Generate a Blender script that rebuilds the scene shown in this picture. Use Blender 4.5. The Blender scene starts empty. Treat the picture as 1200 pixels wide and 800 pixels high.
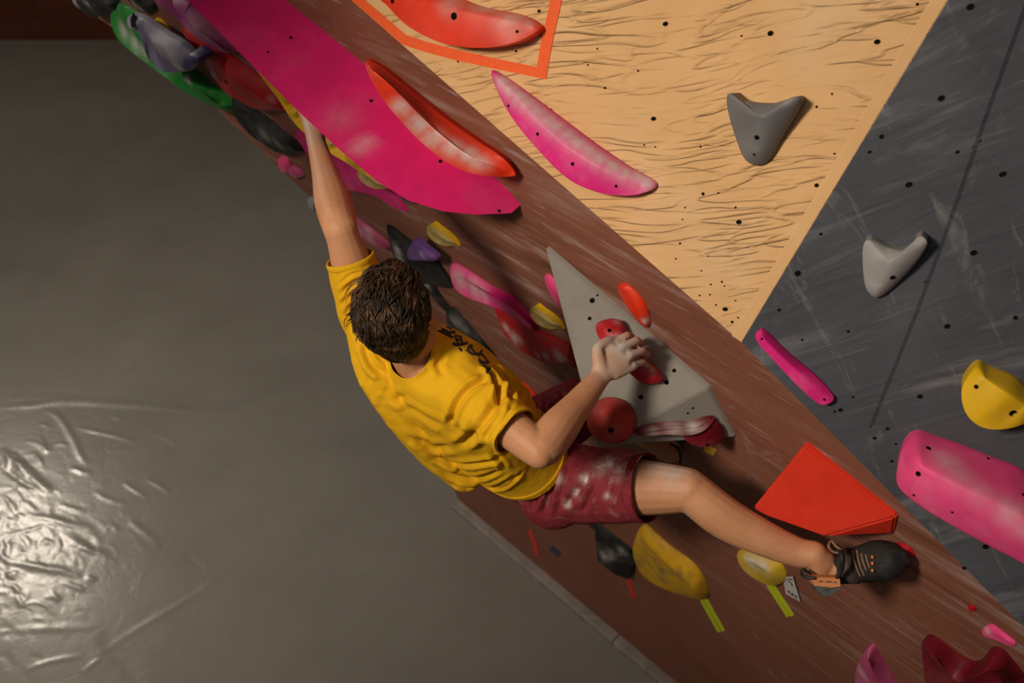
import bpy, bmesh, math, random
import numpy as np
from mathutils import Vector, Matrix
from mathutils.bvhtree import BVHTree
from mathutils import noise as mnoise

random.seed(4)
SC = bpy.context.scene
COL = SC.collection
S = 1.095                      # overall scale of the place
FPX = 1167.0                   # focal length in photo pixels (1200 wide)
PITCH = math.radians(40)
CAM = Vector((0, 0, 4.2 * S))
FWD = Vector((0, math.cos(PITCH), -math.sin(PITCH)))
UPV = Vector((0, math.sin(PITCH), math.cos(PITCH)))
RGT = Vector((1, 0, 0))


def ray(x, y):
    return FWD + RGT * ((x - 600) / FPX) - UPV * ((y - 400) / FPX)


def W(x, y, d):
    return CAM + ray(x, y) * (d * S)


def pix(p):
    q = p - CAM
    d = q.dot(FWD)
    return (600 + q.dot(RGT) / d * FPX, 400 - q.dot(UPV) / d * FPX, d)


class Plane:
    """a wall plane with its own axes; at() finds the spot of the wall seen in that direction"""
    def __init__(self, o, n, udir):
        self.o = Vector(o); self.n = Vector(n).normalized()
        u = Vector(udir); u = (u - self.n * u.dot(self.n)).normalized()
        self.u = u; self.v = self.n.cross(u)

    def at(self, x, y, h=0.0):
        r = ray(x, y)
        t = ((self.o - CAM).dot(self.n) + h * S) / r.dot(self.n)
        return CAM + r * t

    def loc(self, p):
        q = p - self.o
        return (q.dot(self.u), q.dot(self.v), q.dot(self.n))

    def glob(self, a, b, c=0.0):
        return self.o + self.u * a + self.v * b + self.n * c

    def mat(self):
        m = Matrix((self.u, self.v, self.n)).transposed().to_4x4()
        m.translation = self.o
        return m


def floor_at(x, y, z=0.0):
    r = ray(x, y)
    return CAM + r * ((z - CAM.z) / r.z)


# ------------------------------------------------------------------ materials
def nt(name):
    m = bpy.data.materials.new(name)
    m.use_nodes = True
    t = m.node_tree
    t.nodes.clear()
    out = t.nodes.new('ShaderNodeOutputMaterial')
    b = t.nodes.new('ShaderNodeBsdfPrincipled')
    t.links.new(b.outputs[0], out.inputs[0])
    return m, t, b


def node(t, kind, **kw):
    n = t.nodes.new('ShaderNode' + kind)
    for k, v in kw.items():
        if k.startswith('i_'):
            key = k[2:].replace('_', ' ')
            n.inputs[int(key) if key.isdigit() else key].default_value = v
        else:
            setattr(n, k, v)
    return n


def coords(t, scale=(1, 1, 1), rot=(0, 0, 0), loc=(0, 0, 0)):
    tc = node(t, 'TexCoord')
    mp = node(t, 'Mapping')
    mp.inputs['Scale'].default_value = scale
    mp.inputs['Rotation'].default_value = rot
    mp.inputs['Location'].default_value = loc
    t.links.new(tc.outputs['Object'], mp.inputs['Vector'])
    return mp.outputs[0]


def noise_n(t, vec, scale, detail=4, rough=.55, dist=0.0):
    n = node(t, 'TexNoise')
    n.inputs['Scale'].default_value = scale
    n.inputs['Detail'].default_value = detail
    n.inputs['Roughness'].default_value = rough
    n.inputs['Distortion'].default_value = dist
    t.links.new(vec, n.inputs['Vector'])
    return n.outputs['Fac']


def ramp(t, fac, stops):
    r = node(t, 'ValToRGB')
    el = r.color_ramp.elements
    while len(el) < len(stops):
        el.new(.5)
    for e, (p, c) in zip(el, stops):
        e.position = p
        e.color = (c, c, c, 1) if not hasattr(c, '__len__') else (*c, 1)
    t.links.new(fac, r.inputs[0])
    return r.outputs[0]


def mix(t, fac, a, b, blend='MIX'):
    m = node(t, 'Mix', data_type='RGBA', blend_type=blend)
    for s, v in ((m.inputs[0], fac), (m.inputs[6], a), (m.inputs[7], b)):
        if hasattr(v, 'node'):
            t.links.new(v, s)
        elif hasattr(v, '__len__'):
            s.default_value = (*v[:3], 1)
        else:
            s.default_value = v
    return m.outputs[2]


def math_n(t, op, a, b=0.5):
    m = node(t, 'Math', operation=op)
    for s, v in ((m.inputs[0], a), (m.inputs[1], b)):
        if hasattr(v, 'node'):
            t.links.new(v, s)
        else:
            s.default_value = v
    return m.outputs[0]


def bump(t, b, h, strength=.3, dist=.002, prev=None):
    n = node(t, 'Bump')
    n.inputs['Strength'].default_value = strength
    n.inputs['Distance'].default_value = dist
    t.links.new(h, n.inputs['Height'])
    if prev is not None:
        t.links.new(prev, n.inputs['Normal'])
    t.links.new(n.outputs[0], b.inputs['Normal'])
    return n.outputs[0]


CHALK = (.62, .57, .54)


def hold_mat(name, rgb, rough=.6, chalk=.25, cscale=9, var=.18, attr=True, dirt=None, grain=.25):
    """moulded resin / painted plywood: slightly uneven colour, chalk scuffs, fine grain"""
    m, t, b = nt(name)
    v = coords(t)
    lo = tuple(c * (1 - var) for c in rgb)
    hi = tuple(min(1, c * (1 + var)) for c in rgb)
    base = ramp(t, noise_n(t, v, 14, 5), [(.3, lo), (.7, hi)])
    if dirt:
        d = ramp(t, noise_n(t, v, 16, 5, .6), [(.48, 0), (.72, .8)])
        base = mix(t, d, base, dirt)
    n1 = noise_n(t, v, cscale, 6, .65, .4)
    cm = ramp(t, n1, [(.5, 0), (.78, chalk * .5)])
    a = node(t, 'Attribute', attribute_name='chalk')
    n2 = ramp(t, noise_n(t, v, 38, 6, .7), [(.25, .45), (.6, 1)])
    am = math_n(t, 'MULTIPLY', a.outputs['Fac'], n2)
    tot = math_n(t, 'MAXIMUM', cm, am)
    col = mix(t, tot, base, CHALK)
    t.links.new(col, b.inputs['Base Color'])
    b.inputs['Roughness'].default_value = rough
    b.inputs['Specular IOR Level'].default_value = .3
    bump(t, b, noise_n(t, v, 420, 3), grain, .0008)
    return m


def flat_mat(name, rgb, rough=.5, metal=0.0):
    m, t, b = nt(name)
    v = coords(t)
    c = ramp(t, noise_n(t, v, 60, 3), [(.3, tuple(x * .88 for x in rgb)), (.7, rgb)])
    t.links.new(c, b.inputs['Base Color'])
    b.inputs['Roughness'].default_value = rough
    b.inputs['Metallic'].default_value = metal
    return m


# ------------------------------------------------------------------ mesh helpers
def tag(o, label=None, cat=None, group=None, kind=None):
    if label: o['label'] = label
    if cat: o['category'] = cat
    if group: o['group'] = group
    if kind: o['kind'] = kind
    return o


def mesh_obj(name, verts, faces, mat, parent=None, origin=None, smooth=True, sharp=None, matrix=None, chalk=None):
    """one mesh object; verts in world space"""
    me = bpy.data.meshes.new(name)
    if matrix is not None:
        inv = matrix.inverted()
        vv = [inv @ Vector(v) for v in verts]
    else:
        if origin is None:
            if parent is None:
                a = np.array([tuple(v) for v in verts]); origin = Vector(a.mean(0))
            else:
                origin = Vector((0, 0, 0))
        vv = [Vector(v) - origin for v in verts]
    me.from_pydata(vv, [], faces)
    me.update()
    bm = bmesh.new(); bm.from_mesh(me)
    bmesh.ops.recalc_face_normals(bm, faces=bm.faces)
    bm.to_mesh(me); bm.free()
    for m in (mat if isinstance(mat, (list, tuple)) else [mat]):
        me.materials.append(m)
    for p in me.polygons:
        p.use_smooth = smooth
    if smooth and sharp:
        me.set_sharp_from_angle(angle=math.radians(sharp))
    if chalk is not None:
        at = me.attributes.new('chalk', 'FLOAT', 'POINT')
        at.data.foreach_set('value', chalk)
    o = bpy.data.objects.new(name, me)
    COL.objects.link(o)
    if matrix is not None:
        o.matrix_world = matrix
    else:
        o.location = origin
    if parent is not None:
        o.parent = parent
        bpy_update()
        o.matrix_parent_inverse = parent.matrix_world.inverted()
    return o


def bpy_update():
    bpy.context.view_layer.update()


def bvh_of(o):
    bpy_update()
    mw = o.matrix_world
    me = o.data
    return BVHTree.FromPolygons([mw @ v.co for v in me.vertices], [tuple(p.vertices) for p in me.polygons])


def catmull(pts, n, closed=False):
    """pts: array (k,d) -> n samples per segment"""
    P = np.array(pts, float)
    k = len(P)
    out = []
    segs = k if closed else k - 1
    for i in range(segs):
        if closed:
            a, b, c, d = P[(i - 1) % k], P[i], P[(i + 1) % k], P[(i + 2) % k]
        else:
            b, c = P[i], P[i + 1]
            a = P[i - 1] if i > 0 else 2 * b - c
            d = P[i + 2] if i + 2 < k else 2 * c - b
        for j in range(n):
            s = j / n
            out.append(.5 * (2 * b + (c - a) * s + (2 * a - 5 * b + 4 * c - d) * s * s + (3 * b - a - 3 * c + d) * s ** 3))
    if not closed:
        out.append(P[-1])
    return np.array(out)


def hold(name, pl, outline, spine, mat, label=None, cat='climbing hold', group=None, p=1.0, K=9, n=8, holes=(),
         parent=None, sharp=None, wav=0.0, chalkf=None, top=1.0, poly=False, cup=0.0, hole_r=.006, base=0.0, foot=None, clamp=True):
    """moulded climbing hold: rim outline (x,y,height off the wall), a crest line, sides going back to the wall"""
    if poly:
        pts = []
        L = len(outline)
        for i in range(L):
            a = np.array(outline[i], float); b = np.array(outline[(i + 1) % L], float)
            for j in range(n):
                pts.append(a + (b - a) * j / n)
        R = np.array(pts)
    else:
        R = catmull(outline, n, True)
    R[:, 2] = np.maximum(R[:, 2], 0.001)
    # keep the heights buildable: the back of the hold must stay under its visible outline
    cx, cy = R[:, 0].mean(), R[:, 1].mean()
    q0 = pl.at(cx, cy); q1 = pix(q0 + pl.n * (.1 * S))
    ev = np.array([q1[0] - cx, q1[1] - cy]); per = np.linalg.norm(ev) / .1; ev = ev / (np.linalg.norm(ev) + 1e-9)
    pr = R[:, 0] * ev[0] + R[:, 1] * ev[1]
    wE = pr.max() - pr.min()
    SPn = catmull(spine, 8) if len(spine) > 1 else np.array(spine, float)
    rmax = R[:, 2].max(); lim = .34 * wE / per
    if clamp and rmax > lim: R[:, 2] *= lim / rmax
    for q in (SPn if clamp else []):
        a_ = q[0] * ev[0] + q[1] * ev[1]
        perp = abs((R[:, 0] - q[0]) * ev[1] - (R[:, 1] - q[1]) * ev[0])
        near = pr[perp < max(4, perp.min() + 1)]
        top_ = near.min() if len(near) else pr.min()
        q[2] = min(q[2], max(.3 * (pr.max() - top_), .72 * (a_ - top_)) / per)
    R[:, 2] += base; SPn[:, 2] += base
    ring = np.array([pl.loc(pl.at(x, y, h)) for x, y, h in R])
    sp = np.array([pl.loc(pl.at(x, y, h)) for x, y, h in SPn])
    N = len(ring)
    # smooth assignment of every rim point to a crest point
    par = np.array([np.argmin(((sp[:, :2] - q[:2]) ** 2).sum(1)) for q in ring], float)
    for _ in range(6):
        par = (np.roll(par, 1) + 2 * par + np.roll(par, -1)) / 4
    tgt = np.array([sp[int(math.floor(a))] * (1 - a % 1) + sp[min(len(sp) - 1, int(math.floor(a)) + 1)] * (a % 1) for a in par])
    verts, ch = [], []
    lay = []
    ft = base if foot is None else foot
    back = ring.copy(); back[:, 2] = ft * S - .012
    lay.append(back)
    if not clamp:
        o0 = np.array(pl.loc(pl.at(cx, cy))[:2]); o1 = np.array(pl.loc(pl.at(cx + ev[0] * 10, cy + ev[1] * 10))[:2])
        wd = (o1 - o0) / 10 * per * .72 / S
        back[:, :2] += ring[:, 2:3] * wd
    mid = ring.copy(); mid[:, 2] = ft * S + (ring[:, 2] - ft * S) * .55
    mid[:, :2] = (ring[:, :2] + back[:, :2]) / 2
    lay.append(mid)
    for k in range(K + 1):
        s = k / K
        s2 = s ** 1.35
        g = (math.sin(math.pi / 2 * s2)) ** p
        q = ring * (1 - s2) + tgt * s2
        q[:, 2] = ring[:, 2] * (1 - g) + tgt[:, 2] * g
        if cup:
            q[:, 2] -= cup * math.sin(math.pi * s) ** 2
        lay.append(q)
    faces = []
    for li, L_ in enumerate(lay):
        for q in L_:
            if wav and li > 1:
                w = mnoise.noise(Vector((q[0] * 30, q[1] * 30, li * .0))) * wav * min(1, (li - 1) / 3)
            else:
                w = 0
            verts.append(pl.glob(q[0], q[1], q[2] + w))
    for li in range(len(lay) - 1):
        for i in range(N):
            j = (i + 1) % N
            faces.append((li * N + i, li * N + j, (li + 1) * N + j, (li + 1) * N + i))
    faces.append(tuple(range(N))[::-1])
    last = (len(lay) - 1) * N
    faces.append(tuple(last + i for i in range(N)))
    o = mesh_obj(name, verts, faces, mat, parent, sharp=sharp or 50)
    bm = bmesh.new(); bm.from_mesh(o.data)
    bmesh.ops.remove_doubles(bm, verts=bm.verts, dist=.0006)
    bmesh.ops.recalc_face_normals(bm, faces=bm.faces)
    bm.to_mesh(o.data); bm.free()
    for q in o.data.polygons: q.use_smooth = True
    o.data.set_sharp_from_angle(angle=math.radians(sharp or 50))
    if chalkf:
        set_chalk(o, chalkf)
    if parent is None:
        tag(o, label, cat, group)
    for h in holes:
        bolt(o, h[0], h[1], h[2] if len(h) > 2 else hole_r)
    return o



def set_chalk(o, spots):
    """worn chalk patches: list of (x, y, radius_px, strength) turned into places on the object"""
    bpy_update()
    bv = bvh_of(o)
    cs = []
    for x, y, r, s in spots:
        hit = bv.ray_cast(CAM, ray(x, y).normalized())
        if hit[0] is None:
            hit = bv.find_nearest(CAM + ray(x, y).normalized() * (o.location - CAM).length)
        d = (hit[0] - CAM).length
        cs.append((hit[0], r / FPX * d, s))
    mw = o.matrix_world
    vals = []
    for v in o.data.vertices:
        w = mw @ v.co
        a = 0
        for c, r, s in cs:
            a = max(a, s * math.exp(-((w - c).length / r) ** 2))
        vals.append(a)
    at = o.data.attributes.get('chalk') or o.data.attributes.new('chalk', 'FLOAT', 'POINT')
    at.data.foreach_set('value', vals)


def disc_on(name, o_parent, loc, nrm, r, mat, lift=.0008, seg=14, label=None):
    """a small bolt hole: dark socket with a shallow lip"""
    nrm = nrm.normalized()
    a = nrm.orthogonal().normalized(); b = nrm.cross(a)
    vs, fs = [], []
    prof = [(r * 1.08, -.001), (r * 1.04, lift), (r * .92, lift), (r * .8, lift * .35), (0.0, lift * .25)]
    for rr, h in prof[:-1]:
        for i in range(seg):
            t = 2 * math.pi * i / seg
            vs.append(loc + a * (rr * math.cos(t)) + b * (rr * math.sin(t)) + nrm * h)
    vs.append(loc + nrm * prof[-1][1])
    for k in range(len(prof) - 2):
        for i in range(seg):
            j = (i + 1) % seg
            fs.append((k * seg + i, k * seg + j, (k + 1) * seg + j, (k + 1) * seg + i))
    c = len(vs) - 1
    for i in range(seg):
        fs.append(((len(prof) - 2) * seg + i, (len(prof) - 2) * seg + (i + 1) % seg, c))
    return mesh_obj(name, vs, fs, mat, o_parent)


def bolt(o, x, y, r=.006):
    bv = bvh_of(o)
    loc, nrm, idx, d = bv.ray_cast(CAM, ray(x, y).normalized())
    if loc is None:
        return
    if nrm.dot(ray(x, y)) > 0: nrm = -nrm
    disc_on('bolt_hole', o, loc, nrm, r, M['hole'])


def volume(name, pl, V, F, mat, label, cat='wall volume', bev=.004, holes=(), group=None, chalkf=None):
    """faceted plywood volume: V=(x,y,height), F faces; sides run back to the wall"""
    verts = [v if isinstance(v, Vector) else pl.at(*v) for v in V]
    faces = [tuple(f) for f in F]
    edges = {}
    for f in faces:
        for i in range(len(f)):
            a, b = f[i], f[(i + 1) % len(f)]
            edges[(a, b)] = 1
    bnd = [(a, b) for (a, b) in edges if (b, a) not in edges]
    base = {}
    for a, b in bnd:
        for q in (a, b):
            if q not in base:
                u, v, h = pl.loc(verts[q])
                base[q] = len(verts)
                verts.append(pl.glob(u, v, -.01))
    for a, b in bnd:
        faces.append((b, a, base[a], base[b]))
    nxt = dict(bnd)
    loop = [bnd[0][0]]
    while nxt[loop[-1]] != loop[0]:
        loop.append(nxt[loop[-1]])
    faces.append(tuple(base[q] for q in loop))
    o = mesh_obj(name, verts, faces, mat, smooth=False)
    bm = bmesh.new(); bm.from_mesh(o.data)
    bmesh.ops.bevel(bm, geom=bm.edges[:], offset=bev, segments=2, affect='EDGES', clamp_overlap=True)
    bmesh.ops.triangulate(bm, faces=[f for f in bm.faces if len(f.verts) > 4])
    if chalkf:
        bmesh.ops.subdivide_edges(bm, edges=[e for e in bm.edges if e.calc_length() > .05], cuts=6, use_grid_fill=True)
    bmesh.ops.recalc_face_normals(bm, faces=bm.faces)
    bm.to_mesh(o.data); bm.free()
    for q in o.data.polygons: q.use_smooth = False
    tag(o, label, cat, group)
    if chalkf: set_chalk(o, chalkf)
    for h in holes:
        bolt(o, h[0], h[1], h[2] if len(h) > 2 else .006)
    return o


def ribbon(name, surf_bvh, pts, width_px, mat, parent=None, lift=.0012, n=6, thick=.0006, taper=False, wm=None):
    """a strip (tape, print stroke) lying on a surface"""
    P = catmull(pts, n) if len(pts) > 2 else np.array([np.array(pts[0]) * (1 - s) + np.array(pts[1]) * s for s in np.linspace(0, 1, n + 1)])
    vs, fs = [], []
    m = len(P)
    for i in range(m):
        d = P[min(i + 1, m - 1)] - P[max(i - 1, 0)]
        d = d / (np.linalg.norm(d) + 1e-9)
        w = width_px / 2 * (1 if not taper else max(.25, math.sin(math.pi * (i + .6) / (m + .2)) ** .5))
        nn = np.array([-d[1], d[0]]) * w
        row = []
        for q in (P[i] + nn, P[i] - nn):
            hit = surf_bvh.ray_cast(CAM, ray(q[0], q[1]).normalized())
            if hit[0] is None:
                row = None; break
            nr = hit[1] if hit[1].dot(ray(q[0], q[1])) < 0 else -hit[1]
            row.append((hit[0], nr))
        if row is None: continue
        if vs:
            pm = (vs[-4] + vs[-3]) / 2
            if (pm - (row[0][0] + row[1][0]) / 2).length > .25: continue
        for h in (lift, -.001):
            for l, nr in row:
                vs.append(l + nr * h)
    k = len(vs) // 4
    if k < 2: return None
    for i in range(k - 1):
        a, b = i * 4, (i + 1) * 4
        fs += [(a, a + 1, b + 1, b), (a + 2, b + 2, b + 3, a + 3), (a, b, b + 2, a + 2), (a + 1, a + 3, b + 3, b + 1)]
    fs += [(0, 2, 3, 1), (4 * (k - 1), 4 * (k - 1) + 1, 4 * (k - 1) + 3, 4 * (k - 1) + 2)]
    return mesh_obj(name, vs, fs, mat, parent, smooth=False)


M = {}
# ------------------------------------------------------------------ the material library
M['hole'] = flat_mat('socket_black', (.006, .006, .006), .95)
M['hole'].node_tree.nodes['Principled BSDF'].inputs['Specular IOR Level'].default_value = .05
M['magenta'] = hold_mat('magenta_paint', (.66, .012, .145), .55, .12, 5, .1)
M['magenta2'] = hold_mat('magenta_resin', (.68, .015, .2), .5, .3, 8, .12)
M['hotpink'] = hold_mat('hot_pink_resin', (.85, .07, .25), .55, .35, 7, .12)
M['pinkpale'] = hold_mat('dusty_pink_resin', (.48, .07, .19), .6, .5, 9, .15)
M['mauve'] = hold_mat('mauve_resin', (.36, .07, .22), .5, .35, 6, .2)
M['orange'] = hold_mat('orange_red_resin', (.70, .034, .008), .5, .06, 8, .12)
M['orangevol'] = hold_mat('orange_red_paint', (.66, .03, .010), .6, .05, 5, .08)
M['red'] = hold_mat('red_resin', (.42, .008, .016), .5, .12, 9, .15)
M['redvol'] = hold_mat('red_paint', (.42, .008, .014), .55, .12, 10, .12)
M['brick'] = hold_mat('brick_red_resin', (.36, .035, .025), .55, .25, 12, .2)
M['darkred'] = hold_mat('dark_red_resin', (.15, .005, .014), .5, .15, 6, .2)
M['yellow'] = hold_mat('yellow_resin', (.72, .43, .008), .5, .12, 8, .1)
M['yellow_dirty'] = hold_mat('scuffed_yellow_resin', (.62, .34, .01), .55, .05, 8, .12, dirt=(.13, .11, .06))
M['yellow_chalk'] = hold_mat('yellow_resin_thick_chalk', (.62, .4, .02), .55, .5, 12, .12)
M['beige'] = hold_mat('chalky_yellow_resin', (.36, .26, .07), .6, .5, 16, .2)
M['green'] = hold_mat('green_resin', (.01, .17, .02), .5, .35, 6, .2)
M['greypurple'] = hold_mat('grey_purple_resin', (.11, .1, .17), .55, .6, 9, .2)
M['navy'] = hold_mat('navy_resin', (.035, .03, .1), .5, .1, 9, .2)
M['purple'] = hold_mat('purple_resin', (.11, .045, .2), .45, .12, 9, .15)
M['black'] = hold_mat('black_resin', (.009, .009, .009), .5, .08, 9, .2)
M['blackchalk'] = hold_mat('black_resin_chalked', (.012, .012, .013), .65, .26, 13, .2)
M['greyhold'] = hold_mat('grey_resin', (.15, .145, .15), .55, .15, 7, .1)
M['greypale'] = hold_mat('pale_grey_resin', (.3, .29, .29), .55, .25, 7, .1)
M['grit'] = hold_mat('grey_grit_paint', (.25, .235, .21), .75, .12, 4, .07, grain=.6)
M['neon'] = flat_mat('neon_yellow_tape', (.62, .72, .01), .5)
M['redtape'] = flat_mat('red_tape', (.8, .03, .015), .5)
M['orangetape'] = flat_mat('orange_tape', (.85, .10, .006), .7)
M['paper'] = flat_mat('tag_paper', (.55, .52, .5), .8)
M['ink'] = flat_mat('black_ink', (.02, .02, .025), .7)
M['kerb'] = hold_mat('grey_trim', (.2, .17, .15), .8, .3, 9, .2)


def brown_wall_mat():
    m, t, b = nt('brown_textured_wall_paint')
    v = coords(t)
    c1 = ramp(t, noise_n(t, v, 2.2, 5), [(.3, (.215, .076, .045)), (.7, (.265, .098, .060))])
    # long dark and pale scuffs running along the wall
    vs = coords(t, (1.7, 16, 6), (0, 0, .06))
    n1 = noise_n(t, vs, 1.0, 7, .68, .5)
    big = ramp(t, noise_n(t, coords(t, (.8, 1.6, 1), loc=(3.1, .4, 0)), 1.3, 3), [(.38, .1), (.62, 1)])
    sx_ = node(t, 'SeparateXYZ'); t.links.new(v, sx_.inputs[0])
    mr = node(t, 'MapRange'); t.links.new(sx_.outputs[1], mr.inputs[0])
    mr.inputs[1].default_value = BR[0]; mr.inputs[2].default_value = BR[1]; mr.inputs[3].default_value = .12; mr.inputs[4].default_value = 1.0
    big = math_n(t, 'MULTIPLY', big, mr.outputs[0])
    dk = math_n(t, 'MULTIPLY', ramp(t, n1, [(.30, 1), (.46, 0)]), big)
    c2 = mix(t, math_n(t, 'MULTIPLY', dk, .8), c1, (.05, .024, .019))
    lt = math_n(t, 'MULTIPLY', ramp(t, n1, [(.52, 0), (.70, .85)]), big)
    c3 = mix(t, lt, c2, (.48, .38, .35))
    vs2 = coords(t, (5, 60, 6), (0, 0, -.05), (1.7, 2.2, 0))
    n2 = ramp(t, noise_n(t, vs2, 1.0, 5, .7, .3), [(.58, 0), (.74, .7)])
    n2 = math_n(t, 'MULTIPLY', n2, mr.outputs[0])
    c4 = mix(t, n2, c3, (.5, .42, .4))
    n3 = ramp(t, noise_n(t, coords(t, (1, 1, 1), loc=(5, 1, 0)), 7, 7, .72, 1.2), [(.6, 0), (.78, .45)])
    c5 = mix(t, n3, c4, (.42, .34, .33))
    a = node(t, 'Attribute', attribute_name='chalk')
    am = math_n(t, 'MULTIPLY', a.outputs['Fac'], ramp(t, noise_n(t, coords(t, (2, 14, 3)), 2.2, 7, .7), [(.35, .1), (.6, 1)]))
    c6 = mix(t, am, c5, (.45, .38, .38))
    t.links.new(c6, b.inputs['Base Color'])
    b.inputs['Roughness'].default_value = .72
    b.inputs['Specular IOR Level'].default_value = .3
    nb = bump(t, b, noise_n(t, v, 260, 3), .35, .001)
    bump(t, b, n1, .25, .004, nb)
    return m


def yellow_wall_mat():
    m, t, b = nt('ochre_trowelled_wall')
    v = coords(t)
    base = ramp(t, noise_n(t, v, 3, 5), [(.25, (.60, .345, .15)), (.75, (.74, .45, .215))])
    ch = ramp(t, noise_n(t, coords(t, loc=(2, 5, 1)), 2.4, 6, .6), [(.52, 0), (.75, .35)])
    base = mix(t, ch, base, (.72, .58, .4))
    # trowel strokes: long, shallow, slightly wandering ridges with a few sharp drag lines
    warp = node(t, 'TexNoise'); warp.inputs['Scale'].default_value = 1.3; warp.inputs['Detail'].default_value = 1.5
    t.links.new(v, warp.inputs['Vector'])
    vm = node(t, 'VectorMath', operation='MULTIPLY_ADD')
    t.links.new(warp.outputs['Color'], vm.inputs[0]); vm.inputs[1].default_value = (.1, .22, 0)
    t.links.new(v, vm.inputs[2])

    def layer(sc, lo, detail=3, rough=.5):
        mp = node(t, 'Mapping'); mp.inputs['Scale'].default_value = sc; mp.inputs['Location'].default_value = lo
        t.links.new(vm.outputs[0], mp.inputs['Vector'])
        return noise_n(t, mp.outputs[0], 1.0, detail, rough, .15)
    def wr(sc, lo, w):
        n_ = layer(sc, lo, 1.5, .45)
        d_ = math_n(t, 'ABSOLUTE', math_n(t, 'SUBTRACT', n_, .5))
        return ramp(t, d_, [(0, 1), (w * .45, .6), (w, 0)])
    m1 = ramp(t, noise_n(t, v, 3.4, 3), [(.44, 0), (.56, 1)])
    m2 = ramp(t, noise_n(t, coords(t, loc=(5, 2, 1)), 4.2, 3), [(.42, 0), (.56, 1)])
    m3 = ramp(t, noise_n(t, coords(t, loc=(1, 7, 1)), 3.0, 3), [(.44, 0), (.58, 1)])
    w1 = math_n(t, 'MULTIPLY', wr((2.6, 17, 6), (0, 0, 0), .022), m1)
    w2 = math_n(t, 'MULTIPLY', wr((4.5, 30, 6), (3, 6, 0), .03), m2)
    w3 = math_n(t, 'MULTIPLY', wr((3.4, 23, 6), (8, 2, 0), .026), m3)
    r2 = layer((3.2, 20, 9), (3, 1, 0), 3, .5)
    hi = math_n(t, 'ADD', math_n(t, 'MULTIPLY', w1, .55), math_n(t, 'MULTIPLY', w2, .4))
    hi = math_n(t, 'ADD', hi, math_n(t, 'MULTIPLY', w3, .45))
    hi = math_n(t, 'ADD', hi, math_n(t, 'MULTIPLY', r2, .9))
    drag = math_n(t, 'MULTIPLY', w1, .5)
    a = node(t, 'Attribute', attribute_name='plain')
    amt = math_n(t, 'SUBTRACT', 1, a.outputs['Fac'])
    hi = math_n(t, 'MULTIPLY', hi, amt)
    crack = math_n(t, 'MULTIPLY', math_n(t, 'MULTIPLY', drag, .25), amt)
    base = mix(t, crack, base, (.3, .15, .05))
    t.links.new(base, b.inputs['Base Color'])
    b.inputs['Roughness'].default_value = .75
    b.inputs['Specular IOR Level'].default_value = .25
    nb = bump(t, b, noise_n(t, v, 300, 3), .3, .0008)
    bump(t, b, hi, .9, .010, nb)
    return m


def dark_wall_mat():
    m, t, b = nt('charcoal_textured_wall')
    v = coords(t)
    base = ramp(t, noise_n(t, v, 4, 6), [(.3, (.044, .047, .058)), (.72, (.068, .072, .088))])
    vs = coords(t, (1.6, 12, 6), (0, 0, .3))
    n1 = noise_n(t, vs, 1.0, 6, .66, .6)
    c = mix(t, ramp(t, n1, [(.53, 0), (.72, .42)]), base, (.3, .29, .31))
    vs2 = coords(t, (14, 3, 6), (0, 0, .2), (1, 4, 0))
    c = mix(t, ramp(t, noise_n(t, vs2, 1.0, 6, .7, .8), [(.58, 0), (.76, .45)]), c, (.36, .33, .33))
    c = mix(t, ramp(t, noise_n(t, coords(t, loc=(7, 3, 0)), 5, 7, .75, .5), [(.58, 0), (.8, .3)]), c, (.34, .31, .32))
    t.links.new(c, b.inputs['Base Color'])
    b.inputs['Roughness'].default_value = .7
    b.inputs['Specular IOR Level'].default_value = .3
    nb = bump(t, b, noise_n(t, v, 260, 3), .35, .001)
    bump(t, b, noise_n(t, coords(t, (1.6, 9, 6), (0, 0, .2)), 1.4, 4, .55, .8), .55, .012, nb)
    return m


def mat_vinyl():
    m, t, b = nt('taupe_mat_vinyl')
    v = coords(t)
    base = ramp(t, noise_n(t, v, 1.6, 6), [(.3, (.165, .153, .132)), (.7, (.195, .182, .158))])
    c = mix(t, ramp(t, noise_n(t, coords(t, loc=(4, 2, 0)), 7, 7, .7, .4), [(.56, 0), (.78, .22)]), base, (.22, .2, .18))
    c = mix(t, ramp(t, noise_n(t, coords(t, loc=(1, 8, 0)), 4, 7, .7, .4), [(.6, 0), (.78, .3)]), c, (.08, .07, .06))
    t.links.new(c, b.inputs['Base Color'])
    b.inputs['Roughness'].default_value = .23
    b.inputs['Specular IOR Level'].default_value = .45
    nb = bump(t, b, noise_n(t, v, 6, 6, .6, 1.2), .22, .008)
    bump(t, b, noise_n(t, v, 300, 2), .1, .0005, nb)
    return m


t1 = floor_at(540, 590); t2 = floor_at(790, 800)
dvec = (t2 - t1).normalized()
nh = Vector((dvec.y, -dvec.x, 0))
if nh.y > 0: nh = -nh
PB = Plane(t1, nh + Vector((0, 0, -.29)), dvec)

BR = (PB.loc(PB.at(800, 690))[1], PB.loc(PB.at(760, 470))[1])
print('BR', BR)
M['brown'] = brown_wall_mat()
M['ochre'] = yellow_wall_mat()
M['charcoal'] = dark_wall_mat()
M['vinyl'] = mat_vinyl()
M['rust'] = hold_mat('rust_red_wall_paint', (.13, .035, .018), .8, .1, 3, .15)

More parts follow.
